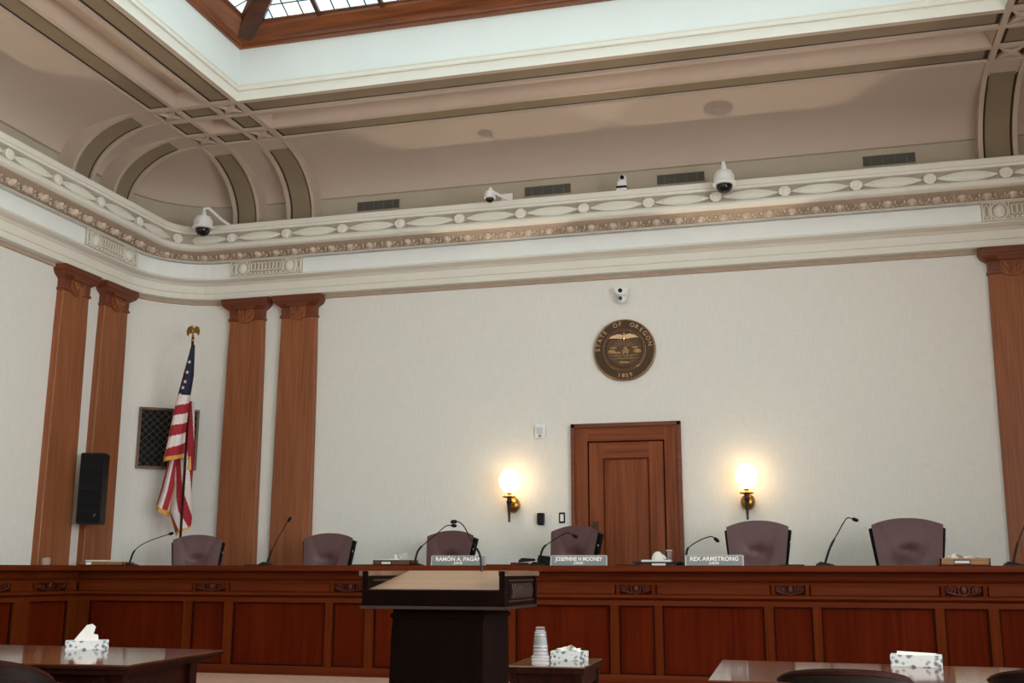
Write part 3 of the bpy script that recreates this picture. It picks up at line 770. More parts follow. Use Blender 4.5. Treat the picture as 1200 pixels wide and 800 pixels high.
def sconce(label, loc, rz):
    t = thing('wall_sconce', label, 'wall lamp', loc, rz, 'torch wall sconces')
    for n in SM: part(n, SM[n], t)
    l = bpy.data.lights.new('added_uplight', 'SPOT'); l.energy = UPLIGHT; l.color = (1, .84, .66); l.spot_size = math.radians(54); l.spot_blend = .25; l.shadow_soft_size = .045  # added spot carrying the sconce's light up to the cove
    o = bpy.data.objects.new('added_uplight', l); COL.objects.link(o); o.parent = t; o.location = (0, -.27, .47); o.rotation_euler = (PI + math.radians(27), 0, 0)
p = on_y(603, 592, D); sconce('lit brass torch sconce with frosted globe left of the door', (p.x, D, p.z), 0)
p2 = on_y(877, 592, D); sconce('lit brass torch sconce with frosted globe right of the door', (p2.x, D, p.z), 0)
for y in (8.6, 4.4):
    sconce('lit brass torch sconce on the left wall, %s' % ('nearer the corner' if y > 6 else 'nearer the camera'), (XL, y, p.z), PI / 2)
    sconce('lit brass torch sconce on the right wall, %s' % ('nearer the corner' if y > 6 else 'nearer the camera'), (XR, y, p.z), -PI / 2)

# ------------------------------------------------------------------ things on the back wall
sl = thing('state_seal', 'round bronze state seal with raised lettering above the door', 'seal', (-2.30, D, 4.09))
R0 = .418
TF = Matrix.Rotation(PI / 2, 4, 'X')
MB().lathe([(R0, 0), (R0, .035), (R0 - .012, .045), (.01, .045)], 56, TF).build('disc', 'bronze', sl)
def ringm(r, w, z, seg=56): return MB().lathe([(r - w, z - .01), (r - w, z), (r - w / 2, z + .008), (r, z), (r, z - .01)], seg, TF, False)
ringm(R0, .02, .045).build('outer_ring', 'bronzel', sl, True); ringm(.292, .014, .047).build('inner_ring', 'bronzel', sl, True)
m = MB()
def put(ch, ang, r, size, flip=False):
    vs, fs = text_mesh(ch, size, .004, -.0008)
    T = TF @ Matrix.Translation((r * cos(ang), r * sin(ang), .05)) @ Matrix.Rotation(ang - PI / 2 + (PI if flip else 0), 4, 'Z')
    m.add(vs, fs, T)
txt = 'STATE OF OREGON'; a0, a1 = 172, 8
angs = {0: 176, 1: 165, 2: 155, 3: 144, 4: 134}
order = [('S', 178), ('T', 168), ('A', 157), ('T', 146), ('E', 136), ('O', 109), ('F', 98), ('O', 71), ('R', 60), ('E', 48), ('G', 37), ('O', 24), ('N', 11)]
for ch, a in order: put(ch, math.radians(a), .352, .082)
for ch, a in zip('1859', (258, 267, 275, 284)): put(ch, math.radians(a), .35, .078, True)
m.build('lettering', 'bronzel', sl)
m = MB()
for k in range(64):
    a = 2 * PI * k / 64; m.ball((.262 * cos(a), -.046, .262 * sin(a)), (.006, .006, .006), 5, 3)
o = m.build('beading', 'bronzel', sl); o['kind'] = 'stuff'
MB().lathe([(.236, .045), (.232, .05), (.01, .05)], 40, TF).build('shield_ground', plain('shield ground bronze', '#5d4632', .5, .6, var=.45, scale=55, bump=.6, bscale=60), sl)
m = MB()   # eagle crest
m.ball((0, -.05, .165), (.018, .016, .045), 8, 5); m.ball((.004, -.055, .212), (.014, .014, .016), 8, 5)
for s in (-1, 1): m.prism([(s * .015, .19), (s * .07, .205), (s * .14, .185), (s * .185, .15), (s * .10, .15), (s * .05, .14), (s * .015, .145)], -.062, -.044)
m.v = [(x * 1.1, y - .006, z * 1.05) for x, y, z in m.v]; m.build('eagle', 'bronzel', sl)
m = MB()   # landscape shield: sun, rays, waggon, banner, plough
for k in range(9):
    a = math.radians(20 + k * 17.5); m.prism([(.035 * cos(a - .05), .03 + .035 * sin(a - .05)), (.035 * cos(a + .05), .03 + .035 * sin(a + .05)), (.12 * cos(a + .03), .03 + .10 * sin(a + .03)), (.12 * cos(a - .03), .03 + .10 * sin(a - .03))], -.054, -.044)
m.ball((.01, -.05, .03), (.025, .012, .02), 8, 5)
m.box((-.02, -.058, -.03), (.05, -.044, .005)); m.ball((.015, -.052, .005), (.038, .012, .02), 8, 4)
for x in (-.01, .04): m.ball((x, -.055, -.038), (.012, .008, .014), 8, 4)
m.box((-.10, -.054, -.035), (-.04, -.044, -.012)); m.box((-.14, -.056, -.095), (.14, -.044, -.088)); m.box((-.14, -.056, -.056), (.14, -.044, -.05))
for s in (-1, 1):
    m.ball((s * .14, -.048, -.01), (.05, .012, .028), 8, 4); m.ball((s * .12, -.048, .03), (.045, .012, .018), 8, 4)
m.ball((.0, -.05, -.135), (.075, .014, .02), 8, 4); m.tube([(-.09, -.05, -.13), (-.03, -.055, -.15), (.06, -.055, -.15), (.09, -.05, -.11)], .008, 5)
vs, fs = text_mesh('THE UNION', .038, .003); m.add(vs, fs, Matrix.Translation((0, -.05, -.072)) @ RX90)
m.v = [(x * 1.22, y - .006, z * 1.22 - .01) for x, y, z in m.v]; m.build('shield_relief', plain('relief bronze', '#9b7a58', .4, .8, var=.2, scale=40), sl)

def wall_box(name, label, cat, px, py, w, h, d, mat, parts=()):
    p = on_y(px, py, D - d); t = thing(name, label, cat, (p.x, D, p.z))
    MB().box((-w / 2, -d, -h / 2), (w / 2, 0, h / 2)).build('housing', mat, t, bevel=.006); return t
t = wall_box('alarm_strobe', 'white alarm strobe box on the wall above the left sconce', 'alarm', 632.5, 505, .135, .19, .06, 'white')
MB().box((-.045, -.075, -.03), (.045, -.058, .05)).build('strobe_lens', 'silver', t, bevel=.005); MB().ball((.0, -.066, -.065), (.022, .006, .022), 8, 4).build('sounder', 'greyp', t)
t = wall_box('door_chime', 'small black box on the wall right of the left sconce', 'box', 633, 607, .09, .14, .08, 'black')
MB().box((-.04, -.07, -.085), (.04, -.01, -.07)).build('base_lip', 'blackm', t)
t = wall_box('light_switch', 'light switch with a black plate left of the door', 'switch', 658.5, 606.5, .085, .14, .012, 'black')
MB().box((-.022, -.018, -.045), (.022, -.01, .045)).build('rocker', 'white', t)
# camera on the wall above the seal
p = on_y(726, 345, D - .12); t = thing('wall_camera', 'white pan-tilt camera on a bracket above the seal', 'camera', (-2.31, D, p.z))
m = MB(); m.prism([(-.095, .085), (.095, .085), (.09, .03), (.05, -.01), (-.05, -.01), (-.09, .03)], -.16, -.0); m.build('bracket', 'white', t, bevel=.01)
MB().lathe([(.03, 0), (.03, .006), (.004, .006)], 12, Matrix.Translation((-.01, -.16, .045)) @ TF).build('sensor_window', 'black', t)
m = MB(); m.box((.045, -.15, -.09), (.065, -.05, .02)); m.build('yoke_arm', 'white', t, bevel=.006)
b = MB().ball((0, -.11, -.065), (.06, .065, .06), 14, 8).build('camera_head', 'white', t, True)
MB().lathe([(.026, .0), (.026, .02), (.004, .02)], 12, Matrix.Translation((-.008, -.16, -.065)) @ TF).build('lens', 'darkglass', b)
# flat grille plaque in the rounded corner
ang = math.radians(129); cx, cy = XL + RW, D - RW
pc = Vector((cx + 1.06 * cos(ang), cy + 1.06 * sin(ang)))
t = thing('bronze_grille', 'dark lattice wall grille in a bronze frame behind the flag', 'grille', (pc.x, pc.y, 3.06), ang - PI / 2)
w, h = .42, .44
MB().frame(-w, -h, w, h, .035, -.03, .03).build('frame', 'bronze', t); MB().box((-w + .03, -.01, -h + .03), (w - .03, .06, h - .03)).build('back_plate', 'blackm', t)
m = MB()
step = .075; nn = 12
for k in range(-nn, nn + 1):
    for s in (-1, 1):
        # diagonal bar clipped to the rectangle
        pts = []
        c = k * step * 1.4
        lo_, hi_ = max(-w + .03, (-h + .03 - c) if s > 0 else -(h - .03 - c)), min(w - .03, (h - .03 - c) if s > 0 else -(-h + .03 - c))
        if hi_ > lo_ + .02: m.tube([(lo_, -.014, s * lo_ + c), (hi_, -.014, s * hi_ + c)], .007, 4)
o = m.build('lattice', plain('lattice bronze', '#55534a', .5, .3), t); o['kind'] = 'stuff'
# speaker on the left wall
t = thing('wall_speaker', 'tall black column speaker mounted between the two left pilasters', 'speaker', (-9.08, 12.54, 2.24), .36)
MB().prism([(-.15, -.15), (.15, -.15), (.16, .10), (-.16, .10)], -.46, .46, 'xy').build('cabinet', 'black', t, bevel=.012)
MB().box((-.138, -.158, -.44), (.138, -.148, .44)).build('grille', 'blackm', t)
m = MB()
for k in (-1, 0, 1):
    vs = []; m.box((-.135, -.163, k * .29 - .006), (.135, -.156, k * .29 + .006))
m.build('grille_bar', 'black', t)
m = MB(); m.tube([(.07, -.163, -.36), (.095, -.163, -.352), (.075, -.163, -.338), (.098, -.163, -.33)], .005, 4); m.build('emblem', 'silver', t)
MB().box((-.03, .08, -.05), (.03, .34, .05)).build('wall_bracket', 'black', t)

# ------------------------------------------------------------------ cameras and vents above the cornice
def dome(label, px, py, y, d, wallp=True):
    p = on_y(px, py, y); s = d / .27
    t = thing('dome_camera', label, 'camera', (p.x, p.y, p.z), 0, 'dome cameras on the cornice')
    MB().lathe([(.03, .20), (.035, .15), (.10, .125), (.13, .07), (.132, -.01), (.15, -.03), (.145, -.05), (.10, -.055)], 20).build('housing', 'white', t, True)
    MB().lathe([(.100, -.05), (.105, -.06), (.098, -.10), (.07, -.14), (.03, -.158), (.002, -.16)], 18).build('dome_glass', 'darkglass', t, True)
    return t, s
t, s = dome('white dome camera in the left corner of the cornice', 238, 264, 13.25, .27)
MB().tube([(0, 0, .18), (0, 0, .25), (.04, .06, .27), (.14, .26, .15), (.26, .46, .06)], .022, 8).build('arm', 'white', t, True); MB().box((.16, .44, -.02), (.36, .48, .14)).build('mounting_plate', 'covegrey', t)
t, s = dome('small white dome camera on the cornice left of centre', 574, 230, 13.35, .16); t.scale = (.55,) * 3
MB().tube([(0, 0, .18), (0, 0, .22), (.06, .08, .14), (.30, .44, .05)], .03, 8).build('arm', 'white', t, True); MB().box((.16, .46, -.10), (.44, .52, .20)).build('mounting_plate', 'white', t)
t, s = dome('large white dome camera on the cornice above the right sconce', 848.5, 212, 13.35, .27)
MB().tube([(0, 0, .19), (0, 0, .26)], [.03, .018], 8).build('stem', 'white', t, True); MB().tube([(0, .0, .22), (.06, .3, .05), (.08, .55, -.02)], .02, 8).build('arm', 'white', t, True)
p = on_y(729, 224, 13.62); t = thing('small_camera', 'small white pan-tilt camera standing on the cornice', 'camera', (p.x, 13.62, 6.08))
MB().box((-.07, -.06, 0), (.07, .06, .04)).build('base', 'white', t, bevel=.01); MB().box((-.068, -.062, .04), (.068, .06, .065)).build('dark_band', 'black', t)
MB().box((-.055, -.04, .065), (.06, .04, .15)).build('yoke', 'white', t, bevel=.012)
b = MB().ball((.012, -.01, .175), (.055, .065, .05), 12, 8).build('camera_head', 'white', t, True); MB().lathe([(.028, 0), (.028, .02), (.003, .02)], 10, Matrix.Translation((.014, -.062, .175)) @ TF).build('lens', 'black', b)
MB().box((-.16, -.02, 0), (-.09, .03, .02)).build('plug', 'black', t)
yv = D - .30
for px0, px1, py, lab in ((418, 469, 246, 'farthest left'), (614, 670, 229, 'second from the left'), (769, 827, 214.5, 'just left of the large dome camera'), (1010, 1074.5, 192, 'farthest right')):
    a = on_y(px0, py, yv); b = on_y(px1, py, yv); w = b.x - a.x; zc = 6.335
    t = thing('air_vent', 'grey air vent grille above the cornice, %s' % lab, 'vent', ((a.x + b.x) / 2, yv, zc), 0, 'vents above the cornice')
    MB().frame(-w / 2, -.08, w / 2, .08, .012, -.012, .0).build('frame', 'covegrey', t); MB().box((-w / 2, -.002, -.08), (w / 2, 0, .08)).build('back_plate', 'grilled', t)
    sm = MB().box((-w / 2 + .012, -.008, -.0035), (w / 2 - .012, -.001, .0035)).mesh('slat', 'grille')
    for k in range(8): part('slat', sm, t, (0, 0, -.06 + k * .0171))
    dm = MB().box((-.005, -.01, -.07), (.005, 0, .07)).mesh('divider', 'grille')
    for k in (-.33, -.11, .11, .33): part('divider', dm, t, (k * w, 0, 0))

# ------------------------------------------------------------------ flag
fl = thing('flag', 'folded stars and stripes flag with gold fringe hanging from a pole left of the pilaster', 'flag', (-8.37, 13.55, ZP))
zb = lambda z: z - ZP
MB().lathe([(.16, 0), (.17, .02), (.15, .05), (.05, .09), (.03, .14)], 16).build('floor_stand', 'brass', fl, True)
MB().tube([(0, 0, .05), (0, 0, zb(4.44))], .018, 8).build('pole', 'pole', fl, True)
m = MB()
m.lathe([(.02, zb(4.385)), (.024, zb(4.405)), (.012, zb(4.430)), (.022, zb(4.445)), (.012, zb(4.465)), (.02, zb(4.480))], 10)
m.ball((0, -.01, zb(4.535)), (.026, .03, .05), 8, 6); m.ball((.0, -.04, zb(4.590)), (.018, .022, .018), 8, 5)
for s in (-1, 1): m.prism([(s * .01, zb(4.555)), (s * .05, zb(4.605)), (s * .085, zb(4.585)), (s * .10, zb(4.525)), (s * .085, zb(4.465)), (s * .06, zb(4.505)), (s * .02, zb(4.505))], -.015, .01)
m.build('eagle_finial', 'brass', fl)
def pxz(px, py, dy=0): q = on_y(px, py, 13.55 + dy); return Vector((q.x + 8.37, dy, q.z - ZP))
def sheet(left, right, nu, dy, ripple, colour, phase=0):
    """cloth strip between two pixel-measured edges; colour(u,v)->material slot"""
    def interp(pts, t):
        f = t * (len(pts) - 1); i = min(int(f), len(pts) - 2); a, b = pts[i], pts[i + 1]; k = f - i
        return a[0] + (b[0] - a[0]) * k, a[1] + (b[1] - a[1]) * k
    nv = 150; nu *= 2; rows = []
    for j in range(nv + 1):
        v = j / nv; l, r = interp(left, v), interp(right, v); row = []
        for i in range(nu + 1):
            u = i / nu; q = pxz(l[0] + (r[0] - l[0]) * u, l[1] + (r[1] - l[1]) * u, dy)
            q.y = dy + ripple * v ** .5 * sin(u * 7 + phase + v * 1.5) - .05 * v * (1 - abs(2 * u - 1)); row.append(tuple(q))
        rows.append(row)
    for j in range(nv):
        for i in range(nu):
            m.cur = colour((i + .5) / nu, (j + .5) / nv); m.add([rows[j][i], rows[j][i + 1], rows[j + 1][i + 1], rows[j + 1][i]], [(0, 1, 2, 3)])
RED, WHT, BLU, GLD = 0, 1, 2, 3
m = MB()
# back folds, striped lengthwise
sheet([(213, 455), (206, 490), (196, 540), (187, 575), (181, 594)], [(222, 450), (218, 490), (212, 540), (206, 575), (197, 606)], 16, .12, .03,
      lambda u, v: GLD if v > .955 else (RED if u < .22 else WHT if u < .58 else RED if u < .8 else WHT), .5)
sheet([(214, 470), (206, 535), (203, 570), (197, 600), (206, 629)], [(228, 470), (227, 535), (224, 575), (226, 600), (224, 617)], 18, .08, .03,
      lambda u, v: GLD if v > .965 or (u < .07 and v > .45) else ((RED, WHT)[int((u * 2.6 - v * 3.1 + 9)) % 2]), 1.2)
# front fold: blue canton above, stripes across below
def front(u, v):
    if u < .05: return GLD if v > .1 else WHT
    if v > .965: return GLD
    if v < .44: return BLU
    k = (v - .44 + .035 * (u - .5)) / .56 * 6.2
    return WHT if int(k) % 2 == 0 else RED
sheet([(224, 404), (214, 440), (206, 470), (200, 502), (192, 541)], [(228.5, 404), (227.5, 440), (223, 470), (219, 502), (217, 536)], 20, -.05, .03, front, 2.4)
m.cur = GLD; q = pxz(222, 545, -.07); m.tube([q + Vector((0, 0, .12)), q + Vector((.005, 0, 0)), q + Vector((0, 0, -.06))], [.012, .02, .028], 6)
m.build('flag_cloth', ['red', 'fwhite', 'blue', 'gold'], fl, True)
st = MB()
st.prism([((.030 if k % 2 == 0 else .0125) * sin(k * PI / 5), (.030 if k % 2 == 0 else .0125) * cos(k * PI / 5)) for k in range(10)], -.004, 0)
st_me = st.mesh('star', 'fwhite')
for px, py in ((222, 424), (219.5, 436), (217, 447), (214.5, 454), (211, 462.5)): q = pxz(px, py, -.12); part('star', st_me, fl, q)

# ------------------------------------------------------------------ things on the bench
BT = 1.256
def on_bench(px, dy=.10): q = on_y(px, 662, BY + dy); return q.x, BY + dy
def mic(label, bx, pts, y, z=BT, base=True, k=1.0, group='gooseneck microphones on the bench'):
    """bx: pixel of the foot, pts: pixels of the neck up to the head"""
    q = on_y(bx, 660, y); t = thing('microphone', label, 'microphone', (q.x, y, z), 0, group)
    if base: MB().grid([[(-.10, -.055, 0), (.10, -.055, 0), (.10, .055, 0), (-.10, .055, 0)], [(-.09, -.05, .018), (.085, -.05, .012), (.085, .05, .012), (-.09, .05, .018)], [(-.05, -.035, .042), (.02, -.035, .03), (.02, .035, .03), (-.05, .035, .042)]], True).add([(-.05, -.035, .042), (.02, -.035, .03), (.02, .035, .03), (-.05, .035, .042)], [(0, 1, 2, 3)]).build('base', 'black', t)
    w = []
    for px, py in pts: r = on_y(px, py, y); w.append(Vector((r.x - q.x, 0, r.z - z)))
    w[0].z = max(.03 if base else 0, w[0].z * 0 + (.03 if base else 0))
    n = len(w)
    # smooth the neck
    fine = []
    for i in range(n - 1):
        p0, p1, p2, p3 = w[max(i - 1, 0)], w[i], w[i + 1], w[min(i + 2, n - 1)]
        for s in range(5):
            u = s / 5; fine.append(.5 * ((2 * p1) + (p2 - p0) * u + (2 * p0 - 5 * p1 + 4 * p2 - p3) * u * u + (3 * p1 - p0 - 3 * p2 + p3) * u ** 3))
    fine.append(w[-1]); 
    rr = [.0125 * k if i < len(fine) * .28 else .006 * k for i in range(len(fine))]
    MB().tube(fine, rr, 7).build('gooseneck', 'black', t, True)
    d = (fine[-1] - fine[-3]).normalized(); e = fine[-1]
    MB().tube([e - d * .015 * k, e, e + d * .03 * k, e + d * .05 * k, e + d * .055 * k], [.008 * k, .019 * k, .02 * k, .014 * k, .004 * k], 8).build('mic_head', 'blackm', t, True)
    return t
mic('black gooseneck microphone at the far left, bent toward the flag', 152, [(152, 657), (157, 646), (168, 637), (185, 630), (199, 625.5)], 12.35)
mic('black gooseneck microphone before the right pilaster of the left group', 313, [(313, 656), (318, 646), (326, 630), (334, 616), (338, 610)], 12.3)
mic('black gooseneck microphone left of the nameplate nearest the lectern', 487, [(486, 659), (490, 645), (500, 635), (512, 625), (523, 616), (530, 615.5)], 12.35)
mic('black gooseneck microphone in front of the door\'s burgundy chair', 631, [(632, 656), (636, 643), (645, 635), (658, 627), (665, 624), (672, 627)], 12.3)
mic('black gooseneck microphone just left of the nameplate right of the door', 803, [(804, 655), (805, 645), (810, 639), (822, 632), (833, 628.5), (838, 631)], 12.3)
mic('black gooseneck microphone between the two rightmost burgundy chairs', 967, [(967, 658), (973, 641), (982, 624), (990, 610), (994, 606.5), (1000, 608)], 12.25)
mic('black gooseneck microphone at the right edge before the pilaster', 1188, [(1187, 656), (1192, 638), (1198, 622), (1204, 609), (1210, 606)], 12.25)
def nameplate(label, x0, x1, text, y=12.03):
    a = on_y(x0, 656, y); b = on_y(x1, 656, y); w = b.x - a.x
    t = thing('nameplate', label, 'nameplate', ((a.x + b.x) / 2, y, BT), 0, 'grey nameplates on the bench')
    h = .108; T = Matrix.Rotation(math.radians(-12), 4, 'X')
    MB().box((-w / 2, 0, 0), (w / 2, .012, h), T).box((-w / 2, .0, 0), (w / 2, .06, .008)).build('plate', 'plate', t)
    MB().box((-w / 2 - .012, -.002, 0), (-w / 2, .014, h), T).box((w / 2, -.002, 0), (w / 2 + .012, .014, h), T).box((-w / 2, -.001, h), (w / 2, .013, h + .005), T).build('edge_strip', 'silver', t)
    m = MB()
    vs, fs = text_mesh(text, .064, .001, .0012); mx = max(v[0] for v in vs) * 2; k = min(1, w * .88 / mx)
    sx = w * .86 / mx
    m.add([(v[0] * sx, v[1], v[2]) for v in vs], fs, T @ Matrix.Translation((0, -.002, .07)) @ RX90)
    vs, fs = text_mesh('JUDGE', .034, .001, .0008); m.add(vs, fs, T @ Matrix.Translation((0, -.002, .026)) @ RX90)
    m.build('lettering', 'letter', t)
nameplate('grey nameplate directly behind the lectern microphone', 506, 568, 'RAM\u00d3N A. PAG\u00c1N')
nameplate('grey nameplate below the burgundy chair at the door', 646, 710, 'JOSEPHINE H MOONEY')
nameplate('grey nameplate just right of the door', 804, 870, 'REX ARMSTRONG')
def tray(label, x0, x1, mat, y=12.2, h=.068):
    a = on_y(x0, 660, y); b = on_y(x1, 660, y); w = b.x - a.x
    t = thing('tray', label, 'tray', ((a.x + b.x) / 2, y, BT)); d = .24
    m = MB(); e = .014
    m.box((-w / 2, 0, 0), (w / 2, d, .01)); m.box((-w / 2, 0, 0), (-w / 2 + e, d, h)); m.box((w / 2 - e, 0, 0), (w / 2, d, h)); m.box((-w / 2, d - e, 0), (w / 2, d, h)); m.box((-w / 2, 0, 0), (w / 2, e, h))
    m.build('tray_body', mat, t)
    return t, w, d, h
def slot(t, cx, w, z=.036):
    MB().box((cx - w / 2 - .008, -.003, z - .022), (cx + w / 2 + .008, .0, z + .022)).build('hand_hole', 'blackm', t); MB().box((cx - w / 2, -.006, z - .013), (cx + w / 2, -.002, z + .013)).build('tissue_seen_through', 'paper', t)
def tissue(m, c, w, h, seed=1):
    rnd = random.Random(seed); rows = []
    for j in range(5):
        v = j / 4; row = []
        for i in range(9):
            u = -1 + i / 4; row.append((c[0] + u * w * (.5 - .12 * v) + .012 * rnd.uniform(-1, 1), c[1] + .03 * sin(u * 5 + v * 2) * (1 - .3 * v), c[2] + v * h * (1 - .45 * abs(u) ** 1.5) + .006 * rnd.uniform(-1, 1)))
        rows.append(row)
    m.grid(rows); m.grid([[(x, y + .012, z) for x, y, z in r] for r in rows])
t, w, d, h = tray('pale wooden tray with tissues at the right end of the bench', 1102, 1161, 'tray', 12.12, .075); slot(t, -.03, .14)
m = MB(); tissue(m, (-.08, .1, .07), .22, .05, 3); tissue(m, (.09, .12, .07), .24, .025, 4)
tag(m.build('tissue', 'paper', None, True), 'loose white tissues heaped in the pale right-hand tray', 'tissue').location = t.location
t, w, d, h = tray('dark wooden tray with tissues left of the lectern', 437, 481.5, 'traydark', 12.2, .062); slot(t, -.07, .11, .03)
o = MB().box((-.16, .03, .012), (.07, .13, .072)).build('tissue_packet', 'paper', None, bevel=.004); tag(o, 'white tissue packet in the dark tray left of the lectern', 'tissue'); o.location = t.location; mm = MB(); tissue(mm, (.03, .1, .07), .12, .065, 8); mm.build('tissue', 'paper', o, True)
M['cliprim'] = glass('clear plastic rim', (.95, .96, .96, 1), .15, .30)
cupb = MB().lathe([(.028, 0), (.038, .106)], 16, None, False); cupb.cur = 1; cupb.lathe([(.038, .102), (.042, .106), (.042, .112), (.039, .112)], 16, None, False); cupb.lathe([(.028, 0), (.027, .002), (.002, .002)], 16, None, False)
cupm = cupb.mesh('cup', ['clear', 'cliprim'], True)
def cup(label, loc, group=None, flip=False, s=1):
    o = bpy.data.objects.new('plastic_cup', cupm); COL.objects.link(o); o.location = loc; o.scale = (s, s, s)
    if flip: o.rotation_euler = (PI, 0, 0); 
    return tag(o, label, 'cup', group)
cup('clear plastic cup standing in the dark tray left of the lectern', (t.location.x + .115, t.location.y + .10, BT + .012), s=1.1)
# round black tray with a tissue box, in front of the door
q = on_y(771, 660, 12.3); t = thing('black_tray', 'low black tray with a white tissue box in front of the door', 'tray', (q.x, 12.3, BT))
MB().prism([(-.22, .012), (.22, .012), (.27, .04), (-.27, .04)], -.12, .14).build('tray_body', 'black', t)
MB().box((-.05, -.128, .002), (.10, -.118, .024)).build('label_strip', 'paper', t)
o = MB().box((-.17, -.09, .04), (.15, .10, .062)).build('tissue_box', 'paper', None, bevel=.004); o.location = t.location; tag(o, 'flat white tissue box on the black tray before the door', 'tissue box')
mm = MB(); mm.ball((0.0, 0, .06), (.07, .05, .095), 12, 8); tissue(mm, (.02, .0, .07), .16, .06, 5); mm.build('tissue', 'paper', o, True)
cup('clear plastic cup beside the tissue on the black tray', (q.x + .125, 12.33, BT + .065), s=.95)
# left end of the bench
q = on_y(54, 660, 12.0); w_ = C0 + wd * .5
tb = MB().lathe([(.05, 0), (.055, .09), (.052, .09), (.047, .008), (.002, .008)], 16).build('glass_tumbler', 'clear', None, True); tag(tb, 'low clear glass tumbler at the far left of the bench', 'glass')
q = on_x(54, 660, -9.12); tb.location = (-9.12, q.y, BT)
t, w, d, h = tray('flat wooden tray with papers below the black speaker', 92, 144, 'tray', 12.25, .045)
o = MB().box((-.24, .02, .05), (.07, .2, .068)).build('paper_stack', 'paper', None); o.location = t.location; tag(o, 'white stack of paper on the tray at the far left', 'paper')
MB().lathe([(.035, .0), (.035, .03)], 10, Matrix.Translation((-.16, -.02, .01))).build('tape_roll', 'white', t)
# dark clutter left of the chair at the door
q = on_y(625, 660, 12.3); t = thing('stapler', 'small black stapler-like gadget beside the microphone at the door', 'gadget', (q.x - .06, 12.22, BT), .2)
MB().box((-.10, -.03, 0), (.10, .03, .02)).build('base', 'black', t, bevel=.004); MB().prism([(-.09, .035), (.10, .05), (.10, .075), (-.05, .085), (-.09, .06)], -.022, .022).build('arm', 'blackm', t, bevel=.004)
q = on_y(639, 660, 12.35); t = thing('desk_phone', 'low black desk phone left of the middle nameplate', 'phone', (q.x, 12.42, BT)); MB().prism([(-.09, 0), (.09, 0), (.09, .065), (-.09, .085)], -.09, .09).build('phone_body', 'black', t, bevel=.006); MB().tube([(-.09, -.03, .10), (.09, -.03, .08)], .02, 8).build('handset', 'black', t)
bk = MB().box((-.09, -.07, 0), (.09, .07, .035)).build('notebook', 'carve', None, bevel=.003); q = on_y(612, 660, 12.3); bk.location = (q.x - .03, 12.3, BT); tag(bk, 'small dark red notebook left of the black gadget', 'book')
for px, w, lab in ((585, .30, 'thin black desk pad right of the nameplate nearest the lectern'), (425, .22, 'thin black desk pad left of the dark wooden tray'), (735, .24, 'thin black desk pad in front of the door'), (928, .26, 'thin black desk pad right of the chair below the right sconce'), (300, .24, 'thin black desk pad beside the left pilaster microphone')):
    q = on_y(px, 660, 12.25); o = MB().box((-w / 2, -.12, 0), (w / 2, .12, .012)).build('desk_pad', 'black', None, bevel=.003); o.location = (q.x, 12.28, BT); tag(o, lab, 'desk pad', 'desk pads on the bench')

# ------------------------------------------------------------------ lectern
LX0, LX1, LY0, LY1 = -2.09, -1.385, 5.0, 5.58
lc = thing('lectern', 'dark wooden lectern with a sloping reading top in the centre foreground', 'lectern', ((LX0 + LX1) / 2, 5.3, 0))
def L(x): return x - (LX0 + LX1) / 2
def Ly(y): return y - 5.3
hw = (LX1 - LX0) / 2
MB().box((-hw, Ly(LY0), 1.035), (hw, Ly(LY0) + .03, 1.108)).build('front_rail', 'lect', lc, bevel=.004)
for s, n in ((-1, 1), (1, 1)):
    x = s * (hw - .0125); m = MB()
    m.prism([(Ly(LY0), 1.035), (Ly(LY1), 1.035), (Ly(LY1), 1.175), (Ly(LY0), 1.175)], x - .0125, x + .0125, 'yz'); o = m.build('side_panel', 'lect', lc)
    mm = MB()
    for k in range(-5, 6): mm.tube([(x + s * .014, Ly(5.29) + k * .036, 1.07), (x + s * .018, Ly(5.29) + k * .036 + .008, 1.105), (x + s * .014, Ly(5.29) + k * .036, 1.14)], [.008, .011, .006], 5)
    mm.ball((x + s * .014, Ly(5.29), 1.105), (.008, .03, .03), 8, 5); mm.build('carved_scroll', 'lectrim', o, True)
    for z in (1.055, 1.15): MB().box((x - .016, Ly(LY0) + .06, z), (x + .016, Ly(LY1) - .04, z + .008)).build('carving_border', 'lectrim', o)
    MB().box((x - .0135, Ly(LY0) - .002, 1.035), (x + .0135, Ly(LY0) + .03, 1.197)).build('front_post', 'lect', lc)
    MB().prism([(s * (hw - .03), Ly(LY0)), (s * (hw + .02), Ly(LY0)), (s * (hw + .02), Ly(LY1) + .01), (s * (hw - .03), Ly(LY1) + .01)], 1.175, 1.198, 'xy').build('side_cap', 'lectcap', lc)
MB().box((-hw - .01, Ly(LY1) - .03, 1.035), (hw + .01, Ly(LY1), 1.193)).build('back_rail', 'lect', lc)
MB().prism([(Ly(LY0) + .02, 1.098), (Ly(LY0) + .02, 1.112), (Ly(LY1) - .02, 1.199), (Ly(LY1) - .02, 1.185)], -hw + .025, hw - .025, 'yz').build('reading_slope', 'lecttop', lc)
MB().box((-hw + .02, Ly(LY0) + .004, 1.108), (hw - .02, Ly(LY0) + .022, 1.113)).build('slope_lip', 'lectrim', lc)
MB().prism([(-hw - .008, 1.022), (hw + .008, 1.022), (hw + .008, 1.036), (-hw - .008, 1.036)], Ly(LY0) - .006, Ly(LY1) + .006).build('lower_moulding', 'lectrim', lc)
cl = on_y(463, 725, 5.08).x; cr = on_y(566, 725, 5.08).x
m = MB(); ya, yb = Ly(5.08), Ly(5.52)
m.grid([[(L(cl) - e - .01, ya - e, z), (L(cr) + e * .3, ya - e, z), (L(cr) + e * .3, yb + e, z), (L(cl) - e - .01, yb + e, z)] for e, z in ((.0, 1.022), (.0, .985), (.006, .9), (.02, .08), (.05, .08), (.05, 0))], True)
m.build('pedestal', 'lect', lc)
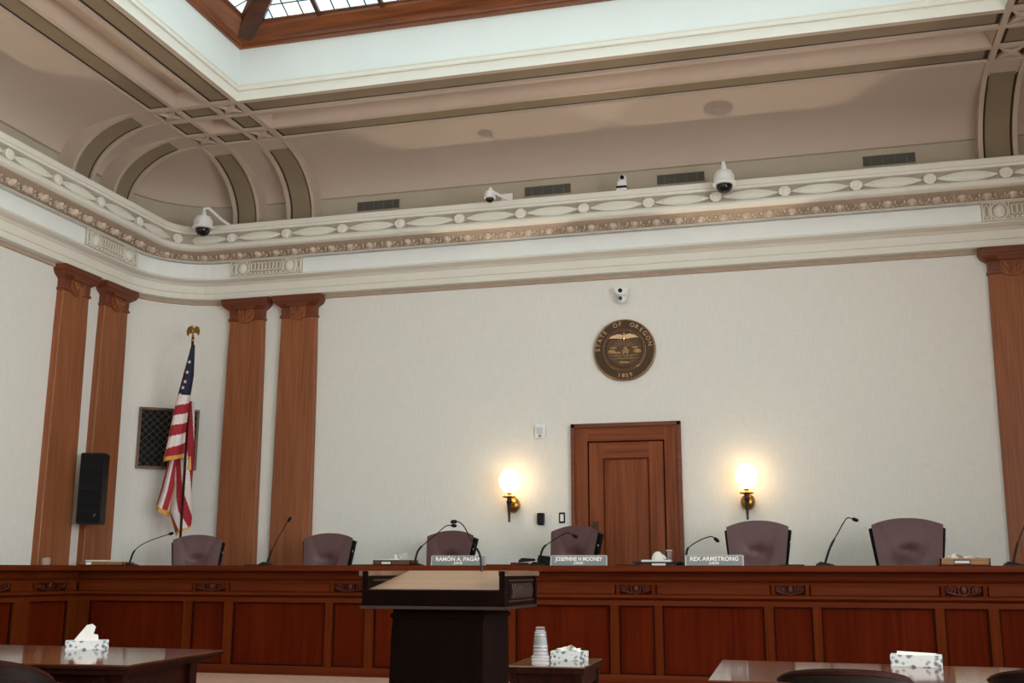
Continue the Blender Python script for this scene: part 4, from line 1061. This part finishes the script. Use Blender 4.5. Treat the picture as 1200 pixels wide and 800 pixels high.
m = MB(); m.box((L(cl) - .02, ya - .016, .975), (L(cr) + .012, yb + .016, 1.0)); m.build('pedestal_cap', 'lect', lc, bevel=.005)
q = on_y(563, 668, 5.52)
mic('black gooseneck microphone rising from the lectern', 564.5, [(564.5, 668), (562.5, 650), (553, 634), (544, 617), (538, 611.5), (534, 611)], 5.54, 1.19, False, .52, 'lectern microphone')
# ------------------------------------------------------------------ small table with glass top
st_ = thing('side_table', 'small dark side table with a glass top right of the lectern', 'table', (0, 0, 0))
zt_ = .62
c4 = [on_z(593.3, 780.7, zt_), on_z(684.7, 782.7, zt_), on_z(705.3, 770, zt_), on_z(621, 768.7, zt_)]
cen = sum(c4, Vector()) / 4
st_.location = (cen.x, cen.y, 0)
v = c4[1] - c4[0]; rz = math.atan2(v.y, v.x); st_.rotation_euler = (0, 0, rz)
tw = ((c4[1] - c4[0]).length + (c4[2] - c4[3]).length) / 2; td = ((c4[2] - c4[1]).length + (c4[3] - c4[0]).length) / 2
td = min(td, .72)
MB().box((-tw / 2, -td / 2, zt_ - .008), (tw / 2, td / 2, zt_)).build('glass_top', plain('glass sheet', '#7f6852', .05, 0, .8, .02, coat=.6), st_, bevel=.002)  # tan base colour stands in for light reflected in the glass
MB().box((-tw / 2, -td / 2, zt_ - .045), (tw / 2, td / 2, zt_ - .008)).build('table_top', 'tableleg', st_)
MB().box((-tw / 2 + .03, -td / 2 + .03, zt_ - .13), (tw / 2 - .03, td / 2 - .03, zt_ - .045)).build('apron', 'tableleg', st_)
lg = MB().box((-.022, -.022, 0), (.022, .022, zt_ - .045)).mesh('leg', 'tableleg')
for sx in (-1, 1):
    for sy in (-1, 1): part('leg', lg, st_, (sx * (tw / 2 - .04), sy * (td / 2 - .04), 0))
# tissue boxes
def tissue_box(label, loc, rz, w=.235, d=.12, h=.05, kind=0):
    t = thing('tissue_box', label, 'tissue box', loc, rz, 'patterned tissue boxes')
    MB().box((-w / 2, -d / 2, 0), (w / 2, d / 2, h)).build('carton', 'tissuebox', t, bevel=.002)
    MB().lathe([(.055, h), (.055, h + .001), (.002, h + .001)], 16, Matrix.Scale(1.3, 4, (1, 0, 0))).build('opening', 'paper', t)
    m = MB()
    if kind == 0:
        m.prism([(-.075, h), (-.01, h + .085), (.02, h + .092), (.04, h + .075), (.03, h + .035), (.055, h + .03), (.06, h)], -.012, .02); m.prism([(-.06, h), (.0, h + .07), (.03, h + .05), (.03, h)], .015, .035)
    elif kind == 1: tissue(m, (-.01, 0, h - .01), .20, .035, 11); tissue(m, (.0, .02, h - .01), .17, .04, 12)
    else: m.grid([[(-.09, -.05, h + .001), (.10, -.05, h + .001)], [(-.085, .0, h + .012), (.09, .0, h + .006)], [(-.09, .05, h + .012), (.10, .05, h + .004)]])
    m.build('tissue', 'paper', t, kind != 0)
    return t
tissue_box('patterned tissue box with a tall tissue on the left table', (-4.10, 5.72, .75), .62)
tb2 = on_z(666, 773.5, zt_); tissue_box('patterned tissue box beside the clear cups on the side table', (tb2.x, tb2.y + .04, zt_), rz, .235, .12, .058, 1)
tissue_box('patterned tissue box on the right table, no tissue pulled up', (.455, 5.83, .75), -.10, .235, .12, .055, 2)
p = on_z(633.5, 777, zt_)
ordn = ('lowest', 'second from the bottom', 'third from the bottom', 'fourth from the bottom', 'fifth from the bottom', 'topmost')
for k in range(6):
    z = .112 * 1.4 + k * .018 if k < 3 else .112 * 1.1 + .058 + (k - 3) * .022
    cup('clear plastic cup in the inverted stack on the side table, ' + ordn[k], (p.x, p.y, zt_ + z), 'stacked clear plastic cups', True, 1.4 if k < 3 else 1.1)
# ------------------------------------------------------------------ tables
def table(label, corners, back_run):
    """corners: (near corner, far corner) of the visible short side, direction of the long side"""
    t = thing('counsel_table', label, 'table', (0, 0, 0)); return t
def slab(t, poly, z0, z1, name, mat, bev=.004):
    MB().prism(poly, z1 - .007, z1, 'xy').build(name, mat, t, bevel=.002); MB().prism(poly, z0, z1 - .007, 'xy').build('table_edge', 'tableleg', t)
tt = thing('counsel_table', 'dark polished wooden table at the left with a tissue box', 'table')
a = on_z(152, 779, .75); b = on_z(262, 761, .75); c = on_z(37, 777.5, .75); e = on_z(20, 757, .75)
d1 = Vector((-1, -.05, 0)).normalized()
poly = [(a.x, a.y), (b.x, b.y), (b.x - 2.2, b.y + .02), (a.x - 2.2, a.y - .24)]
slab(tt, poly, .728, .75, 'table_top', 'table')
MB().prism([(a.x - .03, a.y + .03), (b.x - .06, b.y - .03), (b.x - 2.1, b.y - .01), (a.x - 2.1, a.y - .2)], .70, .728, 'xy').build('edge_moulding', 'tableleg', tt)
ap = [(a.x - .14, a.y + .14), (b.x - .15, b.y - .12), (b.x - 2.0, b.y - .10), (a.x - 2.0, a.y - .05)]
MB().prism(ap, .58, .70, 'xy').build('apron', 'tableleg', tt)
for x, y in ap: MB().box((x - .035, y - .035, 0), (x + .035, y + .035, .70)).build('leg', 'tableleg', tt)
tt = thing('counsel_table', 'dark polished wooden table at the lower right with a patterned tissue box', 'table')
a = on_z(829.8, 796.5, .75); b = on_z(846.3, 772.8, .75)
poly = [(a.x, a.y), (b.x, b.y), (b.x + 2.4, b.y - .17), (a.x + 2.4, a.y - .14)]
slab(tt, poly, .728, .75, 'table_top', 'table')
ap = [(a.x + .12, a.y + .12), (b.x + .12, b.y - .12), (b.x + 2.2, b.y - .28), (a.x + 2.2, a.y)]
MB().prism(ap, .60, .728, 'xy').build('apron', 'tableleg', tt)
for x, y in ap: MB().box((x - .035, y - .035, 0), (x + .035, y + .035, .70)).build('leg', 'tableleg', tt)

# ------------------------------------------------------------------ foreground chairs (barrel backs toward the camera)
def armchair_meshes():
    P = {}; n = 20; R = .29
    def ringp(r, z, a0=-25, a1=205): return [(r * cos(math.radians(a0 + (a1 - a0) * k / n)), -r * .9 * sin(math.radians(a0 + (a1 - a0) * k / n)), z(k / n)) for k in range(n + 1)]
    hz = lambda h, low: (lambda t: h - low * (abs(2 * t - 1) ** 2.2))
    m = MB(); o_, i_ = R, R - .05
    lo = [(x, y, .42) for x, y, z in ringp(o_ - .02, hz(.8, .12))]; li = [(x, y, .42) for x, y, z in ringp(i_ - .02, hz(.8, .12))]
    to = ringp(o_, hz(.79, .13)); ti = ringp(i_, hz(.79, .13))
    m.grid([lo, to, ti, li]); P['back'] = m.mesh('back', 'dleather', True)
    m = MB(); m.tube([(x, y, z + .004) for x, y, z in ringp(R - .022, hz(.795, .13))], .018, 8); P['top_rail'] = m.mesh('top_rail', 'tableleg', True)
    m = MB(); m.tube([(x, y, z - .05) for x, y, z in ringp(R + .002, hz(.79, .13))], .003, 4); P['stitching'] = m.mesh('stitching', 'lectrim', True)
    m = MB(); m.lathe([(.25, .36), (.26, .40), (.25, .45), (.20, .47), (.01, .475)], 24); P['seat'] = m.mesh('seat', 'dleather', True)
    P['leg'] = MB().tube([(0, 0, .40), (0, 0, 0)], [.025, .016], 8).mesh('leg', 'tableleg')
    P['arm_end'] = MB().tube([(.26, .10, .665), (.29, .16, .655), (.295, .20, .64)], [.02, .018, .012], 8).tube([(.27, .12, .66), (.24, .12, .40)], .016, 6).mesh('arm_end', 'tableleg', True)
    return P
AM = armchair_meshes()
def armchair(label, loc, rz, s=1):
    t = thing('armchair', label, 'chair', loc, rz, 'round-backed armchairs at the tables'); t.scale = (s, s, s)
    for n in ('back', 'top_rail', 'stitching', 'seat', 'arm_end'): part(n, AM[n], t)
    o = part('arm_end', AM['arm_end'], t); o.scale = (-1, 1, 1)
    for sx in (-1, 1):
        for sy in (-1, 1): part('leg', AM['leg'], t, (sx * .18, sy * .16, 0))
def chair_at(label, px, py, ztop, rz, s=1):
    r = _Fd(px, py); k = (ztop - EYE) / r.z; p = r * k
    # the top of the back is .26 m nearer the camera than the chair centre
    armchair(label, (p.x + .26 * s * sin(rz), p.y + .26 * s * cos(rz), 0), rz, s)
q = on_y(48, 800, 4.5); armchair('dark round-backed armchair at the lower left corner', (q.x - .27, 4.52, 0), 0, 1.0)
chair_at('dark round-backed armchair in front of the right table', 990, 785.5, .81, .0, 1.0)
chair_at('dark round-backed armchair cut off at the lower right corner', 1262, 787, .81, -.1, 1.0)
